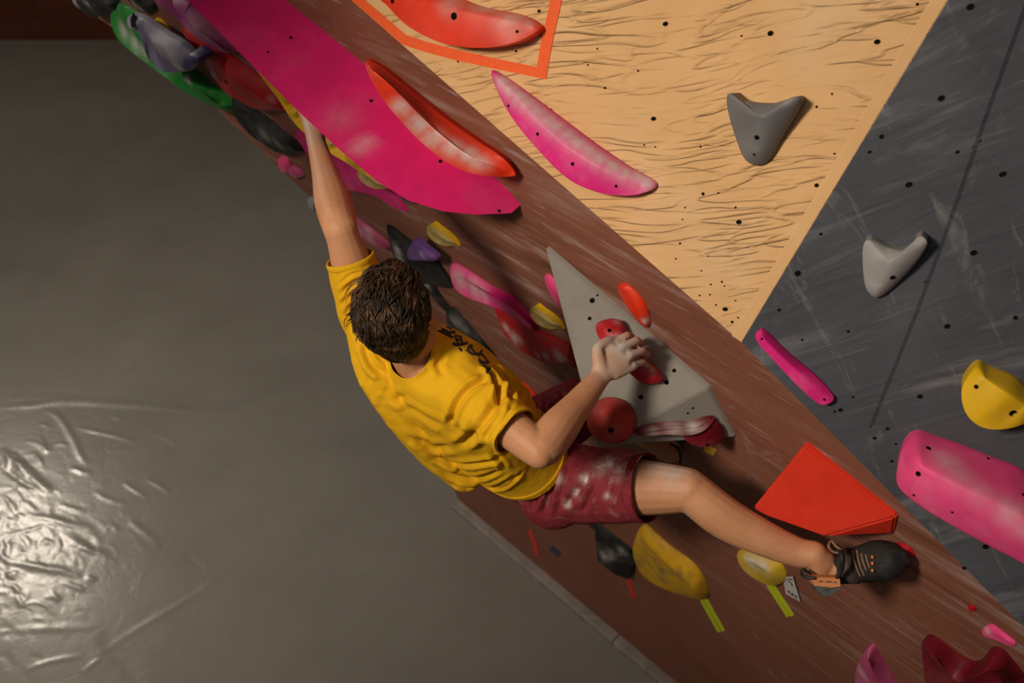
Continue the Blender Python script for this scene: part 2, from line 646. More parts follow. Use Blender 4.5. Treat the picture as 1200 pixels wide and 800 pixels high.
# ------------------------------------------------------------------ the setting
A2 = PB.at(480, 60); B = PB.at(869, 401); G = PB.at(1200, 735)
E1 = W(1111, 0, 1.78)
ny = (B - A2).cross(E1 - B)
if ny.dot(CAM - B) < 0: ny = -ny
_r1 = None
PY = Plane(B, ny, RGT)
_u = PY.at(900, 190) - PY.at(700, 205)
PY = Plane(B, ny, _u)
nd = (E1 - B).cross(G - B)
if nd.dot(CAM - B) < 0: nd = -nd
PD = Plane(B, nd, (1, 0, 0))
PD = Plane(B, nd, PD.at(1100, 190) - PD.at(950, 250))
print('normals', PB.n, PY.n, PD.n, 'E', E1)

Aext = A2 + (A2 - B) * 1.6
Eext = B + (E1 - B) * 1.75
Gext = B + (G - B) * 2.2


def wall_slab(name, pl, pts, mat, thick=.12, grid=None, holes=(), mats=None):
    """thick wall panel: polygon of world points on the plane, with bolt sockets in the face"""
    loc = [Vector(pl.loc(p)) for p in pts]
    n = len(loc)
    vs = [pl.glob(q.x, q.y, 0) for q in loc] + [pl.glob(q.x, q.y, -thick) for q in loc]
    fs = [tuple(range(n)), tuple(range(n, 2 * n))[::-1]]
    for i in range(n):
        j = (i + 1) % n
        fs.append((i, j, n + j, n + i))
    mi = [0] * len(fs)
    for (x, y, r) in holes:
        r = r * .8
        c = pl.at(x, y)
        u, v, _ = pl.loc(c)
        a0 = len(vs)
        seg = 10
        e = random.uniform(.7, 1.0)
        for rr, h in ((r * 1.25, .0), (r, .0012), (r * .8, .0008), (r * .3, .0004)):
            for i in range(seg):
                a = 2 * math.pi * i / seg
                vs.append(pl.glob(u + rr * math.cos(a), v + rr * e * math.sin(a), h))
        for k in range(3):
            for i in range(seg):
                j = (i + 1) % seg
                fs.append((a0 + k * seg + i, a0 + k * seg + j, a0 + (k + 1) * seg + j, a0 + (k + 1) * seg + i))
                mi.append(0 if k == 0 else 1)
        fs.append(tuple(a0 + 3 * seg + i for i in range(seg))); mi.append(1)
    me = bpy.data.meshes.new(name)
    inv = pl.mat().inverted()
    me.from_pydata([inv @ v for v in vs], [], fs)
    me.materials.append(mat); me.materials.append(M['hole'])
    me.polygons.foreach_set('material_index', mi)
    bm = bmesh.new(); bm.from_mesh(me); bmesh.ops.recalc_face_normals(bm, faces=bm.faces); bm.to_mesh(me); bm.free()
    # holes shells may be flipped by recalculation: make every face near the front look outwards
    for p in me.polygons: p.use_smooth = False
    o = bpy.data.objects.new(name, me)
    COL.objects.link(o)
    o.matrix_world = pl.mat()
    o['kind'] = 'structure'
    return o


base_far = PB.glob(PB.loc(t1)[0] + 4.2, 0)
wl = [t1, base_far, Gext, B, A2, Aext,
      PB.at(-40, -95), PB.at(85, 0), PB.at(190, 72), PB.at(250, 124), PB.at(371, 238)]
bh = [(842, 360, .004), (1108, 742, .004)]
wall_b = wall_slab('wall_brown', PB, wl, M['brown'], holes=[(605, 235, .004)])
yh = [(780, 28, .0085), (903, 39, .0085), (1028, 49, .0085), (766, 139, .0085), (866, 260, .0085), (645, 130, .0085),
      (605, 60, .004), (537, 72, .004), (632, 13, .006), (709, 103, .004), (748, 83, .0035), (689, 76, .0035), (850, 362, .0085), (797, 285, .004),
      (824, 227, .005), (842, 226, .003), (862, 243, .0035), (957, 217, .006), (849, 335, .003), (862, 352, .003),
      (832, 345, .003), (839, 357, .003), (858, 377, .0045), (865, 372, .003), (822, 317, .003), (792, 303, .003),
      (820, 346, .003), (803, 243, .003), (800, 257, .003), (937, 124, .004), (978, 180, .0035), (957, 125, .0035),
      (821, 172, .003), (755, 170, .003), (768, 172, .003), (833, 333, .003), (846, 330, .0035), (975, 110, .003),
      (869, 42, .003), (1075, 5, .004), (830, 300, .0025), (700, 57, .003)]
wall_y = wall_slab('wall_ochre', PY, [B, Eext, Aext + (Eext - B) * 1.0, Aext], M['ochre'], holes=yh)
dh = [(1137, 8, .009), (1103, 115, .009), (1065, 216, .009), (1033, 160, .006), (1019, 178, .005), (1175, 204, .009),
      (935, 320, .009), (1141, 296, .009), (913, 363, .005), (1110, 382, .008), (1078, 464, .008), (994, 388, .004),
      (962, 274, .005), (1000, 465, .004), (1098, 560, .008), (1155, 640, .009), (1050, 520, .004), (1045, 540, .005),
      (1025, 513, .005), (1122, 178, .005), (1142, 172, .005), (1190, 372, .006), (1080, 350, .004), (985, 480, .007),
      (940, 398, .004), (978, 482, .004), (1040, 502, .005), (1170, 560, .005), (1130, 665, .006), (1085, 330, .004), (1148, 165, .004)]
wall_d = wall_slab('wall_charcoal', PD, [B, Eext, Gext + (Eext - B), Gext], M['charcoal'], holes=dh)
# the smooth border strip along the ochre wall's edge and the crease in the charcoal wall
ebv = bvh_of(wall_y)


def strip_on(name, pl, a, b_, w0, w1, h, mat, side=1):
    """flat raised board edge lying on a wall, from pixel a to b_"""
    pa, pb = Vector(pl.loc(pl.at(*a))), Vector(pl.loc(pl.at(*b_)))
    d = (pb - pa).normalized(); nn = Vector((-d.y, d.x, 0)) * side
    vs = []
    for (c, w) in ((pa, w0), (pb, w1)):
        for off, hh in ((0, -.005), (0, h), (w * .9, h), (w, h * .3), (w, -.005)):
            q = c + nn * off
            vs.append(pl.glob(q.x, q.y, hh))
    fs = [(i, i + 1, i + 6, i + 5) for i in range(4)] + [(0, 1, 2, 3, 4), (9, 8, 7, 6, 5)]
    return mesh_obj(name, vs, fs, mat, smooth=False, matrix=pl.mat())


o = strip_on('trim_1', PY, (869, 400), (1240, -216), .026, .028, .0015, M['ochre'], 1)
at = o.data.attributes.new('plain', 'FLOAT', 'POINT'); at.data.foreach_set('value', [1.0] * len(o.data.vertices))
o['kind'] = 'structure'
# charcoal wall seam: two panels meet in a slightly proud edge
seam = [(1213, -40), (1200, 5), (1180, 60), (1148, 150), (1120, 232), (1096, 300), (1070, 370), (1042, 440), (1018, 500)]
SP = [Vector(PD.loc(PD.at(*s))) for s in seam]
vs, fs = [], []
for i, q in enumerate(SP):
    for off, hh in ((-.0, -.004), (.0005, .0045), (.005, .0025), (.018, -.003)):
        vs.append(PD.glob(q.x + off, q.y, hh))
for i in range(len(SP) - 1):
    for k in range(3):
        a = i * 4 + k
        fs.append((a, a + 1, a + 5, a + 4))
o = mesh_obj('trim_2', vs, fs, M['charcoal'], smooth=False, matrix=PD.mat()); o['kind'] = 'structure'

# floor mat: a real wrinkled vinyl sheet
def axis(lo, hi, f0, f1, fine, coarse):
    a = []; x = lo
    while x < hi:
        a.append(x); x += fine if f0 <= x <= f1 else coarse
    a.append(hi); return np.array(a)
def axis2(lo, hi, f0, f1, g0, g1):
    a = []; x = lo
    while x < hi:
        a.append(x); x += .0085 if f0 <= x <= f1 else (.022 if g0 <= x <= g1 else .12)
    a.append(hi); return np.array(a)
xs = axis2(-7, 4, -3.4, -1.7, -3.4, .8); ys = axis2(-1.5, 11.0, 2.7, 4.8, 1.9, 5.6)
X, Y = np.meshgrid(xs, ys)
Z = np.zeros_like(X)
rng = np.random.RandomState(3)


def crease_floor(pix_pts, w, amp):
    global Z
    P = np.array([tuple(floor_at(*q))[:2] for q in pix_pts])
    P = catmull(P, 8) if len(P) > 2 else P
    D = np.full(X.shape, 9.0)
    lo = P.min(0) - .3; hi_ = P.max(0) + .3
    msk = (X > lo[0]) & (X < hi_[0]) & (Y > lo[1]) & (Y < hi_[1])
    xx, yy = X[msk], Y[msk]
    dd = np.full(xx.shape, 9.0)
    L = len(P)
    tap = np.ones(xx.shape)
    for i in range(L - 1):
        a, b_ = P[i], P[i + 1]; ab = b_ - a
        s = np.clip(((xx - a[0]) * ab[0] + (yy - a[1]) * ab[1]) / (ab @ ab + 1e-12), 0, 1)
        d = np.hypot(xx - a[0] - s * ab[0], yy - a[1] - s * ab[1])
        up = d < dd
        dd = np.where(up, d, dd)
        tt = (i + s) / (L - 1)
        tap = np.where(up, np.clip(np.sin(np.pi * np.clip(tt, 0, 1)), 0.0, 1) ** .8, tap)
    Z[msk] += amp * tap * (np.exp(-(dd / w) ** 2))


for pts, w, a in [
    ([(-20, 478), (40, 474), (75, 470), (150, 474), (230, 482), (300, 486)], .035, .022),
    ([(-10, 466), (60, 465), (140, 466)], .02, .008),
    ([(48, 478), (68, 488), (84, 512), (95, 535), (104, 545)], .024, .016),
    ([(90, 500), (110, 505), (140, 512), (165, 520)], .02, .012),
    ([(0, 525), (25, 548), (50, 570), (62, 576)], .035, .03), ([(0, 545), (20, 560), (45, 575)], .02, -.014),
    ([(40, 515), (52, 525), (60, 530)], .02, .014), ([(80, 548), (95, 552), (108, 556)], .02, .012),
    ([(110, 575), (125, 584), (150, 592)], .02, .01), ([(145, 565), (158, 574), (175, 584)], .018, .014),
    ([(170, 560), (185, 568), (200, 578)], .018, .014), ([(150, 610), (165, 620), (190, 640)], .025, .012),
    ([(20, 602), (60, 608), (80, 614), (110, 620)], .03, .02), ([(68, 590), (85, 596), (100, 600)], .018, .012),
    ([(70, 625), (90, 636), (110, 646), (130, 652)], .03, .016), ([(0, 655), (35, 662), (70, 668), (95, 675)], .03, .022),
    ([(0, 628), (30, 622), (60, 612)], .02, .01), ([(70, 680), (90, 688), (100, 692)], .02, .014),
    ([(58, 692), (66, 700), (70, 705)], .016, .014), ([(100, 675), (112, 681)], .02, .014),
    ([(20, 698), (28, 712)], .016, .012), ([(0, 740), (60, 736), (120, 735)], .03, .01),
    ([(95, 790), (110, 777), (120, 773)], .02, .01), ([(30, 785), (60, 775), (100, 768)], .02, .01),
    ([(120, 740), (130, 760), (150, 780), (165, 805)], .05, -.02),
    ([(110, 770), (180, 725), (240, 690), (260, 665)], .03, .012), ([(150, 745), (200, 715), (250, 680)], .02, .006),
    ([(200, 665), (260, 660), (330, 630), (400, 606), (430, 600), (470, 592), (535, 590)], .022, .008),
    ([(415, 605), (420, 640), (440, 700), (455, 735)], .02, .004), ([(210, 455), (300, 440), (400, 415)], .02, .006),
    ([(180, 508), (200, 516), (210, 526)], .02, .01), ([(130, 487), (145, 492)], .02, .01),
    ([(225, 530), (260, 545), (290, 560)], .03, .006), ([(280, 570), (300, 590)], .03, .006), ([(215, 650), (240, 668)], .02, -.008)]:
    crease_floor(pts, w * .8, a * .17)
for _ in range(300):     # small random puckers, dense towards the left
    x = abs(rng.randn()) * 75 - 15; y = 630 + rng.randn() * 55
    if not (470 < y < 800): continue
    th = rng.uniform(-.3, 1.1); L = rng.uniform(8, 30)
    c = [(x, y), (x + L * .5 * math.cos(th), y + L * .5 * math.sin(th)), (x + L * math.cos(th + .3), y + L * math.sin(th + .3))]
    crease_floor(c, rng.uniform(.009, .018), rng.uniform(-.0013, .0020) * math.exp(-max(0, x) / 130))
Z += .004 * np.sin(X * 1.7 + Y) * np.cos(Y * 1.3)
dist_wall = (X - t1.x) * nh.x + (Y - t1.y) * nh.y
Z *= np.clip((dist_wall - .02) / .12, 0, 1)
Z -= .0
nx, nyy = len(xs), len(ys)
verts = np.stack([X, Y, Z], -1).reshape(-1, 3)
idx = np.arange(nx * nyy).reshape(nyy, nx)
quads = np.stack([idx[:-1, :-1], idx[:-1, 1:], idx[1:, 1:], idx[1:, :-1]], -1).reshape(-1, 4)
me = bpy.data.meshes.new('floor')
me.from_pydata(verts.tolist(), [], quads.tolist())
me.materials.append(M['vinyl'])
for p in me.polygons: p.use_smooth = True
o = bpy.data.objects.new('floor', me); COL.objects.link(o); o['kind'] = 'structure'

# kerb strip between mat and wall, in two lengths with a joint
def kerb(name, s0, s1):
    vs = []
    for s in (s0, s1):
        for a, z in ((.0, -.05), (.0, .035), (.008, .045), (.062, .045), (.07, .035), (.07, -.05)):
            vs.append(t1 + dvec * s + nh * (a - .0) + Vector((0, 0, z)))
    n = 6
    fs = [(i, (i + 1) % n, n + (i + 1) % n, n + i) for i in range(n)] + [tuple(range(n)), tuple(range(n, 2 * n))[::-1]]
    o = mesh_obj(name, vs, fs, M['kerb'], smooth=False); o['kind'] = 'structure'
js = (floor_at(727, 748) - t1).dot(dvec)
kerb('trim_3', 0.0, js - .003)
kerb('trim_4', js + .003, 4.0)

# far wall of the room and the side wall behind
def box(name, c0, c1, mat):
    (x0, y0, z0), (x1, y1, z1) = c0, c1
    vs = [(x, y, z) for x in (x0, x1) for y in (y0, y1) for z in (z0, z1)]
    fs = [(0, 1, 3, 2), (4, 6, 7, 5), (0, 4, 5, 1), (2, 3, 7, 6), (0, 2, 6, 4), (1, 5, 7, 3)]
    o = mesh_obj(name, vs, fs, mat, smooth=False); o['kind'] = 'structure'
    return o
yf = floor_at(100, 47).y
box('wall_far', (-7, yf, -.1), (4, yf + .15, 6.0), M['rust'])
# ------------------------------------------------------------------ holds and volumes on the brown wall
G_Y = 'small half-moon yellow holds on the brown wall'

# big magenta volume, a long flat wedge
_o = [PB.at(310, 0, .015), PB.at(603, 243, .012), PB.at(300, 83, .21)]
PM = Plane(_o[0], (_o[1] - _o[0]).cross(_o[2] - _o[0]), _o[1] - _o[0])
if PM.n.dot(CAM - PM.o) < 0: PM = Plane(PM.o, -PM.n, PM.u)
volume('wall_volume', PB,
       [PM.at(*q) for q in [(150, -132), (310, 0), (420, 88), (520, 172), (603, 243), (600, 251),
        (560, 253), (520, 249), (478, 236), (440, 213), (392, 172), (345, 128), (300, 83), (216, -2), (120, -92)]],
       [tuple(range(15))], M['magenta'],
       'huge flat magenta wedge volume running out of the picture top above the raised hand',
       bev=.004, holes=[(341, 44, .005), (435, 118, .005), (516, 189, .005), (585, 247, .004), (314, 61, .0035), (455, 20, .004)],
       chalkf=[(425, 170, 11, .6), (400, 138, 20, .15)])

hold('climbing_hold', PB, [(428, 71, .025), (444, 77, .025), (481, 106, .025), (520, 137, .025), (560, 165, .025), (588, 184, .025), (604, 203, .02),
                  (594, 207, .04), (562, 205, .095), (530, 194, .12), (493, 166, .13), (458, 128, .13), (436, 96, .09)],
     [(440, 84, .065), (470, 112, .085), (510, 152, .085), (550, 182, .075), (588, 199, .04)], M['orange'], clamp=False,
     label='long orange-red edge hold with pale chalk, overlapping the magenta wedge', K=10, p=.8, cup=.008,
     chalkf=[(470, 125, 12, .8), (490, 145, 14, .9), (510, 160, 14, .9), (530, 172, 14, .8), (548, 180, 12, .9), (560, 190, 12, .8), (500, 165, 8, .6), (570, 192, 8, .6)])

hold('climbing_hold', PB, [(726, 333, .01), (736, 334, .01), (752, 350, .01), (760, 366, .01), (762, 380, .01), (755, 383, .02), (744, 372, .05), (733, 356, .055), (725, 342, .03)],
     [(731, 339, .03), (742, 356, .06), (755, 376, .03)], M['orange'],
     'small tapering orange-red finger hold just above the grey triangular volume', p=.8, chalkf=[(757, 377, 6, .9)])

# yellow hold pinched between wall and magenta wedge: the left hand holds it
hold('climbing_hold', PB, [(300, 80, .01), (330, 100, .0), (400, 150, .0), (450, 205, .0), (444, 209, .015), (425, 203, .03), (405, 190, .05), (385, 178, .06), (362, 160, .06), (344, 143, .05), (326, 116, .03)],
     [(320, 100, .02), (362, 138, .08), (400, 170, .06), (440, 204, .01)], M['yellow'], base=.085, foot=0.0,
     label='long bright yellow hold under the magenta wedge, held by the left hand', chalkf=[(395, 168, 10, .95), (404, 175, 8, .5)])

# half-moon yellow holds (three alike)
def halfmoon(x0, y0, sx, lab, base=0.0):
    o = hold('climbing_hold', PB, [(x0 + a * sx, y0 + b * sx, h) for a, b, h in
             [(0, 9, .02), (2, 2, .01), (8, 1, .005), (20, 9, .005), (33, 19, .005), (38, 25, .005), (30, 26, .02), (20, 26, .04), (9, 21, .055), (3, 15, .045)]],
             [(x0 + 9 * sx, y0 + 10 * sx, .03), (x0 + 20 * sx, y0 + 18 * sx, .035), (x0 + 31 * sx, y0 + 23 * sx, .015)], M['beige'], lab, group=G_Y, cup=.004, base=base, foot=0.0)
    tip = hold('tip', PB, [(x0 + a * sx, y0 + b * sx, h) for a, b, h in
               [(6, 2, .02), (9, -1, .02), (16, 4, .018), (30, 14, .015), (39, 24, .01), (37, 26, .015), (28, 19, .02), (16, 8, .025)]],
               [(x0 + 12 * sx, y0 + 6 * sx, .03), (x0 + 30 * sx, y0 + 19 * sx, .025)], M['yellow'], parent=o, base=base, foot=base)
    tip['label'] = 'bright yellow unchalked rim'
    return o
halfmoon(500, 262, 1.0, 'half-moon yellow hold alone between magenta wedge and pink chalked hold')
halfmoon(419, 195, 1.0, 'half-moon yellow hold tucked at the lower edge of the magenta wedge', base=.05)
halfmoon(621, 358, 1.05, 'half-moon yellow hold touching the left edge of the grey triangular volume')

hold('climbing_hold', PB, [(448, 211, .01), (456, 216, .01), (455, 221, .02), (447, 216, .02)], [(452, 216, .03)], M['red'],
     'tiny red hold showing beside the half-moon hold under the magenta wedge', K=4, n=5)
hold('climbing_hold', PB, [(470, 228, .005), (482, 226, .005), (491, 236, .01), (483, 238, .03), (474, 235, .03)], [(480, 232, .03)], M['navy'],
     'small dark blue hold under the lower edge of the magenta wedge', K=5, n=5)

# pink flat triangle under the arm
volume('wall_volume', PB, [(352, 138, .01), (392, 180, .01), (425, 197, .012), (452, 216, .012), (477, 249, .008), (462, 244, .012), (440, 230, .02), (403, 222, .035), (372, 200, .04), (346, 160, .03)],
       [(0, 1, 8, 9), (1, 2, 7, 8), (2, 3, 6, 7), (3, 4, 5, 6)], M['magenta2'], 'flat pink pointed volume just right of the raised forearm', bev=.003)
hold('climbing_hold', PB, [(398, 240, .01), (410, 250, .01), (430, 264, .01), (454, 284, .01), (456, 291, .03), (445, 291, .06), (425, 279, .07), (408, 262, .06), (396, 250, .04)],
     [(408, 254, .05), (428, 270, .07), (450, 287, .04)], M['pinkpale'], 'dusty pink chalked hold beside the raised elbow', chalkf=[(432, 276, 10, .6), (420, 268, 8, .5)])

# black faceted holds and purple one behind the head
volume('climbing_hold', PB, [(452, 264, .01), (460, 268, .01), (484, 287, .01), (500, 300, .012), (482, 322, .04), (462, 306, .045), (455, 283, .03), (474, 292, .035)],
       [(0, 1, 7, 6), (1, 2, 7), (2, 3, 4, 7), (7, 4, 5, 6)], M['blackchalk'], 'glossy black faceted hold with a pale chalked edge, upper left of the purple hold',
       cat='climbing hold', bev=.003, chalkf=[(459, 298, 7, .9), (468, 302, 7, .6)])
volume('climbing_hold', PB, [(462, 300, .015), (505, 300, .01), (515, 312, .01), (531, 336, .01), (522, 338, .015), (500, 333, .032), (474, 330, .045), (464, 318, .038), (494, 315, .038)],
       [(0, 1, 8), (1, 2, 8), (2, 3, 4, 8), (8, 4, 5), (8, 5, 6), (8, 6, 7), (8, 7, 0)], M['black'],
       'matt black faceted hold directly below the purple hold, behind the head', cat='climbing hold', bev=.003)
hold('climbing_hold', PB, [(487, 281, .01), (497, 289, .01), (512, 302, .01), (508, 306, .02), (495, 305, .04), (480, 304, .05), (477, 297, .05), (481, 287, .03)],
     [(487, 293, .05), (497, 300, .04)], M['purple'], base=.045, label='shiny purple rounded hold sitting over the black faceted holds', chalkf=[(495, 300, 5, .6)], sharp=35)

# grey-black long hold behind the shoulder with its thin stem
hold('climbing_hold', PB, [(524, 363, .01), (532, 360, .01), (545, 374, .01), (560, 392, .01), (581, 417, .01), (574, 417, .03), (556, 405, .07), (538, 394, .09), (526, 382, .08), (523, 372, .05)],
     [(530, 372, .06), (545, 388, .07), (572, 411, .02)], M['blackchalk'], 'charcoal hold with grey chalked face beside the neck', chalkf=[(534, 378, 10, .5), (543, 386, 7, .4)])
hold('climbing_hold', PB, [(500, 330, .01), (508, 333, .01), (518, 348, .01), (529, 362, .01), (524, 366, .03), (512, 354, .04), (500, 340, .035), (493, 334, .03)],
     [(503, 336, .04), (522, 361, .03)], M['blackchalk'], 'narrow grey-black rail hold between matt black hold and charcoal hold', chalkf=[(500, 333, 6, .9)])

# pink bar with chalk, and red volume beneath
hold('climbing_hold', PB, [(530, 309, .02), (545, 315, .01), (575, 335, .01), (600, 348, .01), (620, 370, .01), (629, 385, .01), (626, 387, .03), (612, 379, .06), (590, 365, .08), (566, 355, .09), (545, 347, .095), (532, 336, .09), (528, 322, .07)],
     [(541, 324, .10), (565, 340, .10), (595, 357, .075), (622, 381, .03)], M['magenta2'],
     'pink rail hold, chalky at its left half, left of the half-moon hold', p=.7, sharp=40,
     chalkf=[(540, 328, 14, .75), (556, 338, 14, .75), (566, 344, 12, .6), (535, 318, 8, .4)])
volume('wall_volume', PB, [(578, 360, .01), (600, 372, .005), (632, 388, .005), (668, 404, .005), (676, 433, .005), (664, 426, .02), (640, 427, .035), (613, 414, .04), (590, 392, .03)],
       [(0, 1, 7, 8), (1, 2, 6, 7), (2, 3, 4, 5, 6)], M['redvol'], 'blood-red lens-shaped volume with white chalk prints, left of the grey volume',
       bev=.003, chalkf=[(593, 384, 5, .95), (603, 396, 7, 1), (609, 398, 5, .9), (640, 417, 5, .8), (630, 416, 4, .6), (655, 418, 8, .95), (661, 420, 5, .8)])
hold('climbing_hold', PB, [(638, 325, .02), (645, 323, .01), (662, 345, .01), (664, 362, .01), (655, 360, .05), (644, 343, .06)], [(650, 343, .05)], M['hotpink'],
     'small pink hold peeping out left of the grey triangular volume', K=5, n=6)

# ---------------- the grey triangular volume with its red holds
gv = [(639, 291, .012), (829, 455, .012), (861, 512, .006), (700, 523, .27)]
volume('wall_volume', PB, gv, [(0, 1, 3), (1, 2, 3)], M['grit'], 'big grey gritty triangular volume under the right hand', bev=.0025,
       holes=[(694, 352, .007), (691, 373, .005), (751, 465, .006), (781, 448, .006), (790, 434, .005), (700, 346, .003), (812, 478, .003), (806, 484, .003)])
gpts = [PB.at(*q) for q in gv]
gn = (gpts[1] - gpts[0]).cross(gpts[3] - gpts[0])
if gn.dot(CAM - gpts[0]) < 0: gn = -gn
PG = Plane(gpts[0], gn, gpts[1] - gpts[0])
ln = (gpts[2] - gpts[1]).cross(gpts[3] - gpts[1])
if ln.dot(CAM - gpts[1]) < 0: ln = -ln
PL = Plane(gpts[1], ln, gpts[2] - gpts[3])
jug = hold('climbing_hold', PG, [(698, 383, .03), (704, 376, .03), (718, 373, .03), (729, 377, .025), (736, 390, .02), (745, 405, .015), (757, 420, .015), (770, 430, .015), (777, 441, .02),
                        (774, 446, .03), (762, 449, .035), (748, 445, .04), (735, 434, .045), (722, 422, .045), (710, 405, .045), (702, 396, .04)],
           [(714, 387, .058), (728, 402, .06), (748, 424, .06), (762, 440, .05)], M['red'],
           'long glossy red jug gripped by the right hand on the grey volume', p=.8, holes=[(714, 387, .005)],
           chalkf=[(728, 398, 8, .8), (745, 420, 8, .6), (756, 426, 7, .6), (764, 432, 6, .7), (724, 377, 6, .35)])
hold('climbing_hold', PG, [(718 + 28.5 * math.cos(a) - 2, 492 + 27 * math.sin(a), .02 + .012 * math.sin(a)) for a in np.linspace(0, 2 * math.pi, 13)[:-1]],
     [(714, 489, .075)], M['brick'], 'round brick-red ball sloper near the bottom of the grey volume', p=.85, K=12, holes=[(716, 504, .007)])
hold('climbing_hold', PL, [(743, 508, .012), (756, 500, .01), (780, 496, .01), (805, 495, .01), (826, 490, .01), (837, 489, .01), (832, 498, .03), (822, 506, .04), (806, 510, .045), (780, 509, .04), (757, 511, .03)],
     [(752, 506, .02), (780, 503, .04), (815, 501, .04), (832, 492, .015)], M['darkred'], 'thin chalky dark red fin hold on the lower edge of the grey volume',
     cup=.006, chalkf=[(790, 503, 14, .7), (812, 502, 12, .8), (765, 505, 10, .5)])
hold('climbing_hold', PL, [(802, 512, .02), (820, 500, .02), (838, 495, .015), (846, 501, .012), (849, 510, .012), (843, 518, .02), (828, 524, .03), (812, 521, .03)],
     [(826, 510, .05)], M['darkred'], 'dark red rounded hold at the right tip of the grey volume', p=.8, holes=[(829, 521, .004)])

# orange triangular volume
_o = [PB.at(942, 522, .015), PB.at(1049, 606, .012), PB.at(881, 597, .13)]
PO = Plane(_o[0], (_o[1] - _o[0]).cross(_o[2] - _o[0]), _o[1] - _o[0])
volume('wall_volume', PB, [_o[0], _o[1], PB.at(1046, 625, .008), PO.at(965, 629), PO.at(900, 606), _o[2], PO.at(884, 593)],
       [(0, 1, 3, 4, 5, 6), (1, 2, 3)], M['orangevol'], 'orange-red triangular volume right above the outstretched leg', bev=.005)
hold('climbing_hold', PB, [(1050, 636, .01), (1064, 640, .01), (1072, 650, .01), (1064, 654, .03), (1050, 650, .04)], [(1060, 647, .04)], M['red'],
     'small red foothold under the toe of the black shoe', K=6, n=6)

# lower wall
volume('climbing_hold', PB, [(696, 611, .012), (716, 628, .012), (738, 645, .012), (744, 660, .01), (736, 679, .03), (720, 673, .045), (707, 663, .06), (700, 658, .06), (697, 628, .025)],
       [(0, 1, 8), (1, 2, 6, 7, 8), (2, 3, 4, 5, 6)], M['blackchalk'], 'black pyramid-shaped hold with chalk scuffs, left of the big yellow hold', cat='climbing hold',
       bev=.003, chalkf=[(708, 652, 7, .7), (716, 650, 7, .6), (728, 646, 6, .6), (735, 650, 4, .4)])
hold('climbing_hold', PB, [(682, 599, .01), (687, 601, .008), (698, 613, .008), (697, 620, .02), (690, 616, .03), (682, 604, .02)], [(689, 608, .03)], M['black'],
     'thin black peg hold just above the black pyramid hold', K=5, n=6)
hold('climbing_hold', PB, [(753, 616, .03), (762, 621, .02), (785, 640, .01), (810, 658, .01), (824, 675, .01), (830, 692, .01), (828, 700, .02), (817, 702, .05), (795, 696, .09), (770, 686, .12), (752, 673, .13), (743, 655, .12), (742, 640, .10), (747, 624, .06)],
     [(760, 640, .14), (785, 665, .13), (812, 688, .06)], M['yellow_dirty'], 'big mango-shaped yellow hold with dark scuffs below the thigh', p=.9, K=12)
hold('climbing_hold', PB, [(865, 646, .02), (880, 644, .01), (900, 650, .01), (915, 660, .01), (922, 673, .01), (918, 682, .03), (903, 686, .07), (890, 681, .09), (876, 672, .10), (866, 660, .08)],
     [(880, 658, .09), (900, 670, .08)], M['yellow_chalk'], 'small round yellow hold with white chalk under the shin', p=.9,
     chalkf=[(882, 660, 11, 1), (893, 663, 9, .9), (874, 655, 7, .8)])
hold('climbing_hold', PB, [(1002, 800, .05), (1003, 785, .05), (1012, 765, .04), (1020, 759, .03), (1030, 768, .015), (1045, 792, .012), (1060, 822, .012), (1030, 835, .1), (1000, 826, .1)],
     [(1019, 775, .08), (1028, 805, .12)], M['pinkpale'], 'pink chalk-streaked cone hold cut off by the bottom edge of the picture', chalkf=[(1010, 788, 9, .6)], sharp=35)
hold('climbing_hold', PB, [(1080, 756, .03), (1086, 748, .02), (1098, 750, .012), (1120, 766, .01), (1138, 776, .01), (1150, 774, .01), (1160, 762, .015), (1172, 762, .012), (1186, 776, .01), (1210, 808, .01), (1220, 850, .05), (1150, 870, .12), (1090, 850, .12), (1083, 790, .08)],
     [(1098, 772, .09), (1125, 800, .10), (1165, 785, .09), (1180, 815, .1)], M['darkred'], 'large dark red two-horned hold in the bottom right corner', n=8, K=10, sharp=35)
hold('climbing_hold', PB, [(1151, 738, .015), (1161, 732, .01), (1175, 741, .01), (1190, 753, .008), (1184, 757, .02), (1168, 750, .03), (1154, 745, .03)],
     [(1162, 741, .035), (1180, 750, .02)], M['hotpink'], 'tiny pink chip hold near the lower right rim of the wall', chalkf=[(1157, 739, 5, .8)], sharp=35)
hold('climbing_hold', PB, [(1134, 709, .008), (1141, 710, .006), (1143, 715, .01), (1136, 716, .015)], [(1139, 712, .015)], M['red'],
     'tiny red screw-on hold near the right rim of the wall', K=4, n=4)
hold('climbing_hold', PB, [(608, 448, .01), (616, 452, .01), (627, 464, .01), (622, 468, .02), (611, 462, .02)], [(617, 459, .02)], M['orange'],
     'small orange hold half hidden behind the yellow shirt', K=4, n=5)

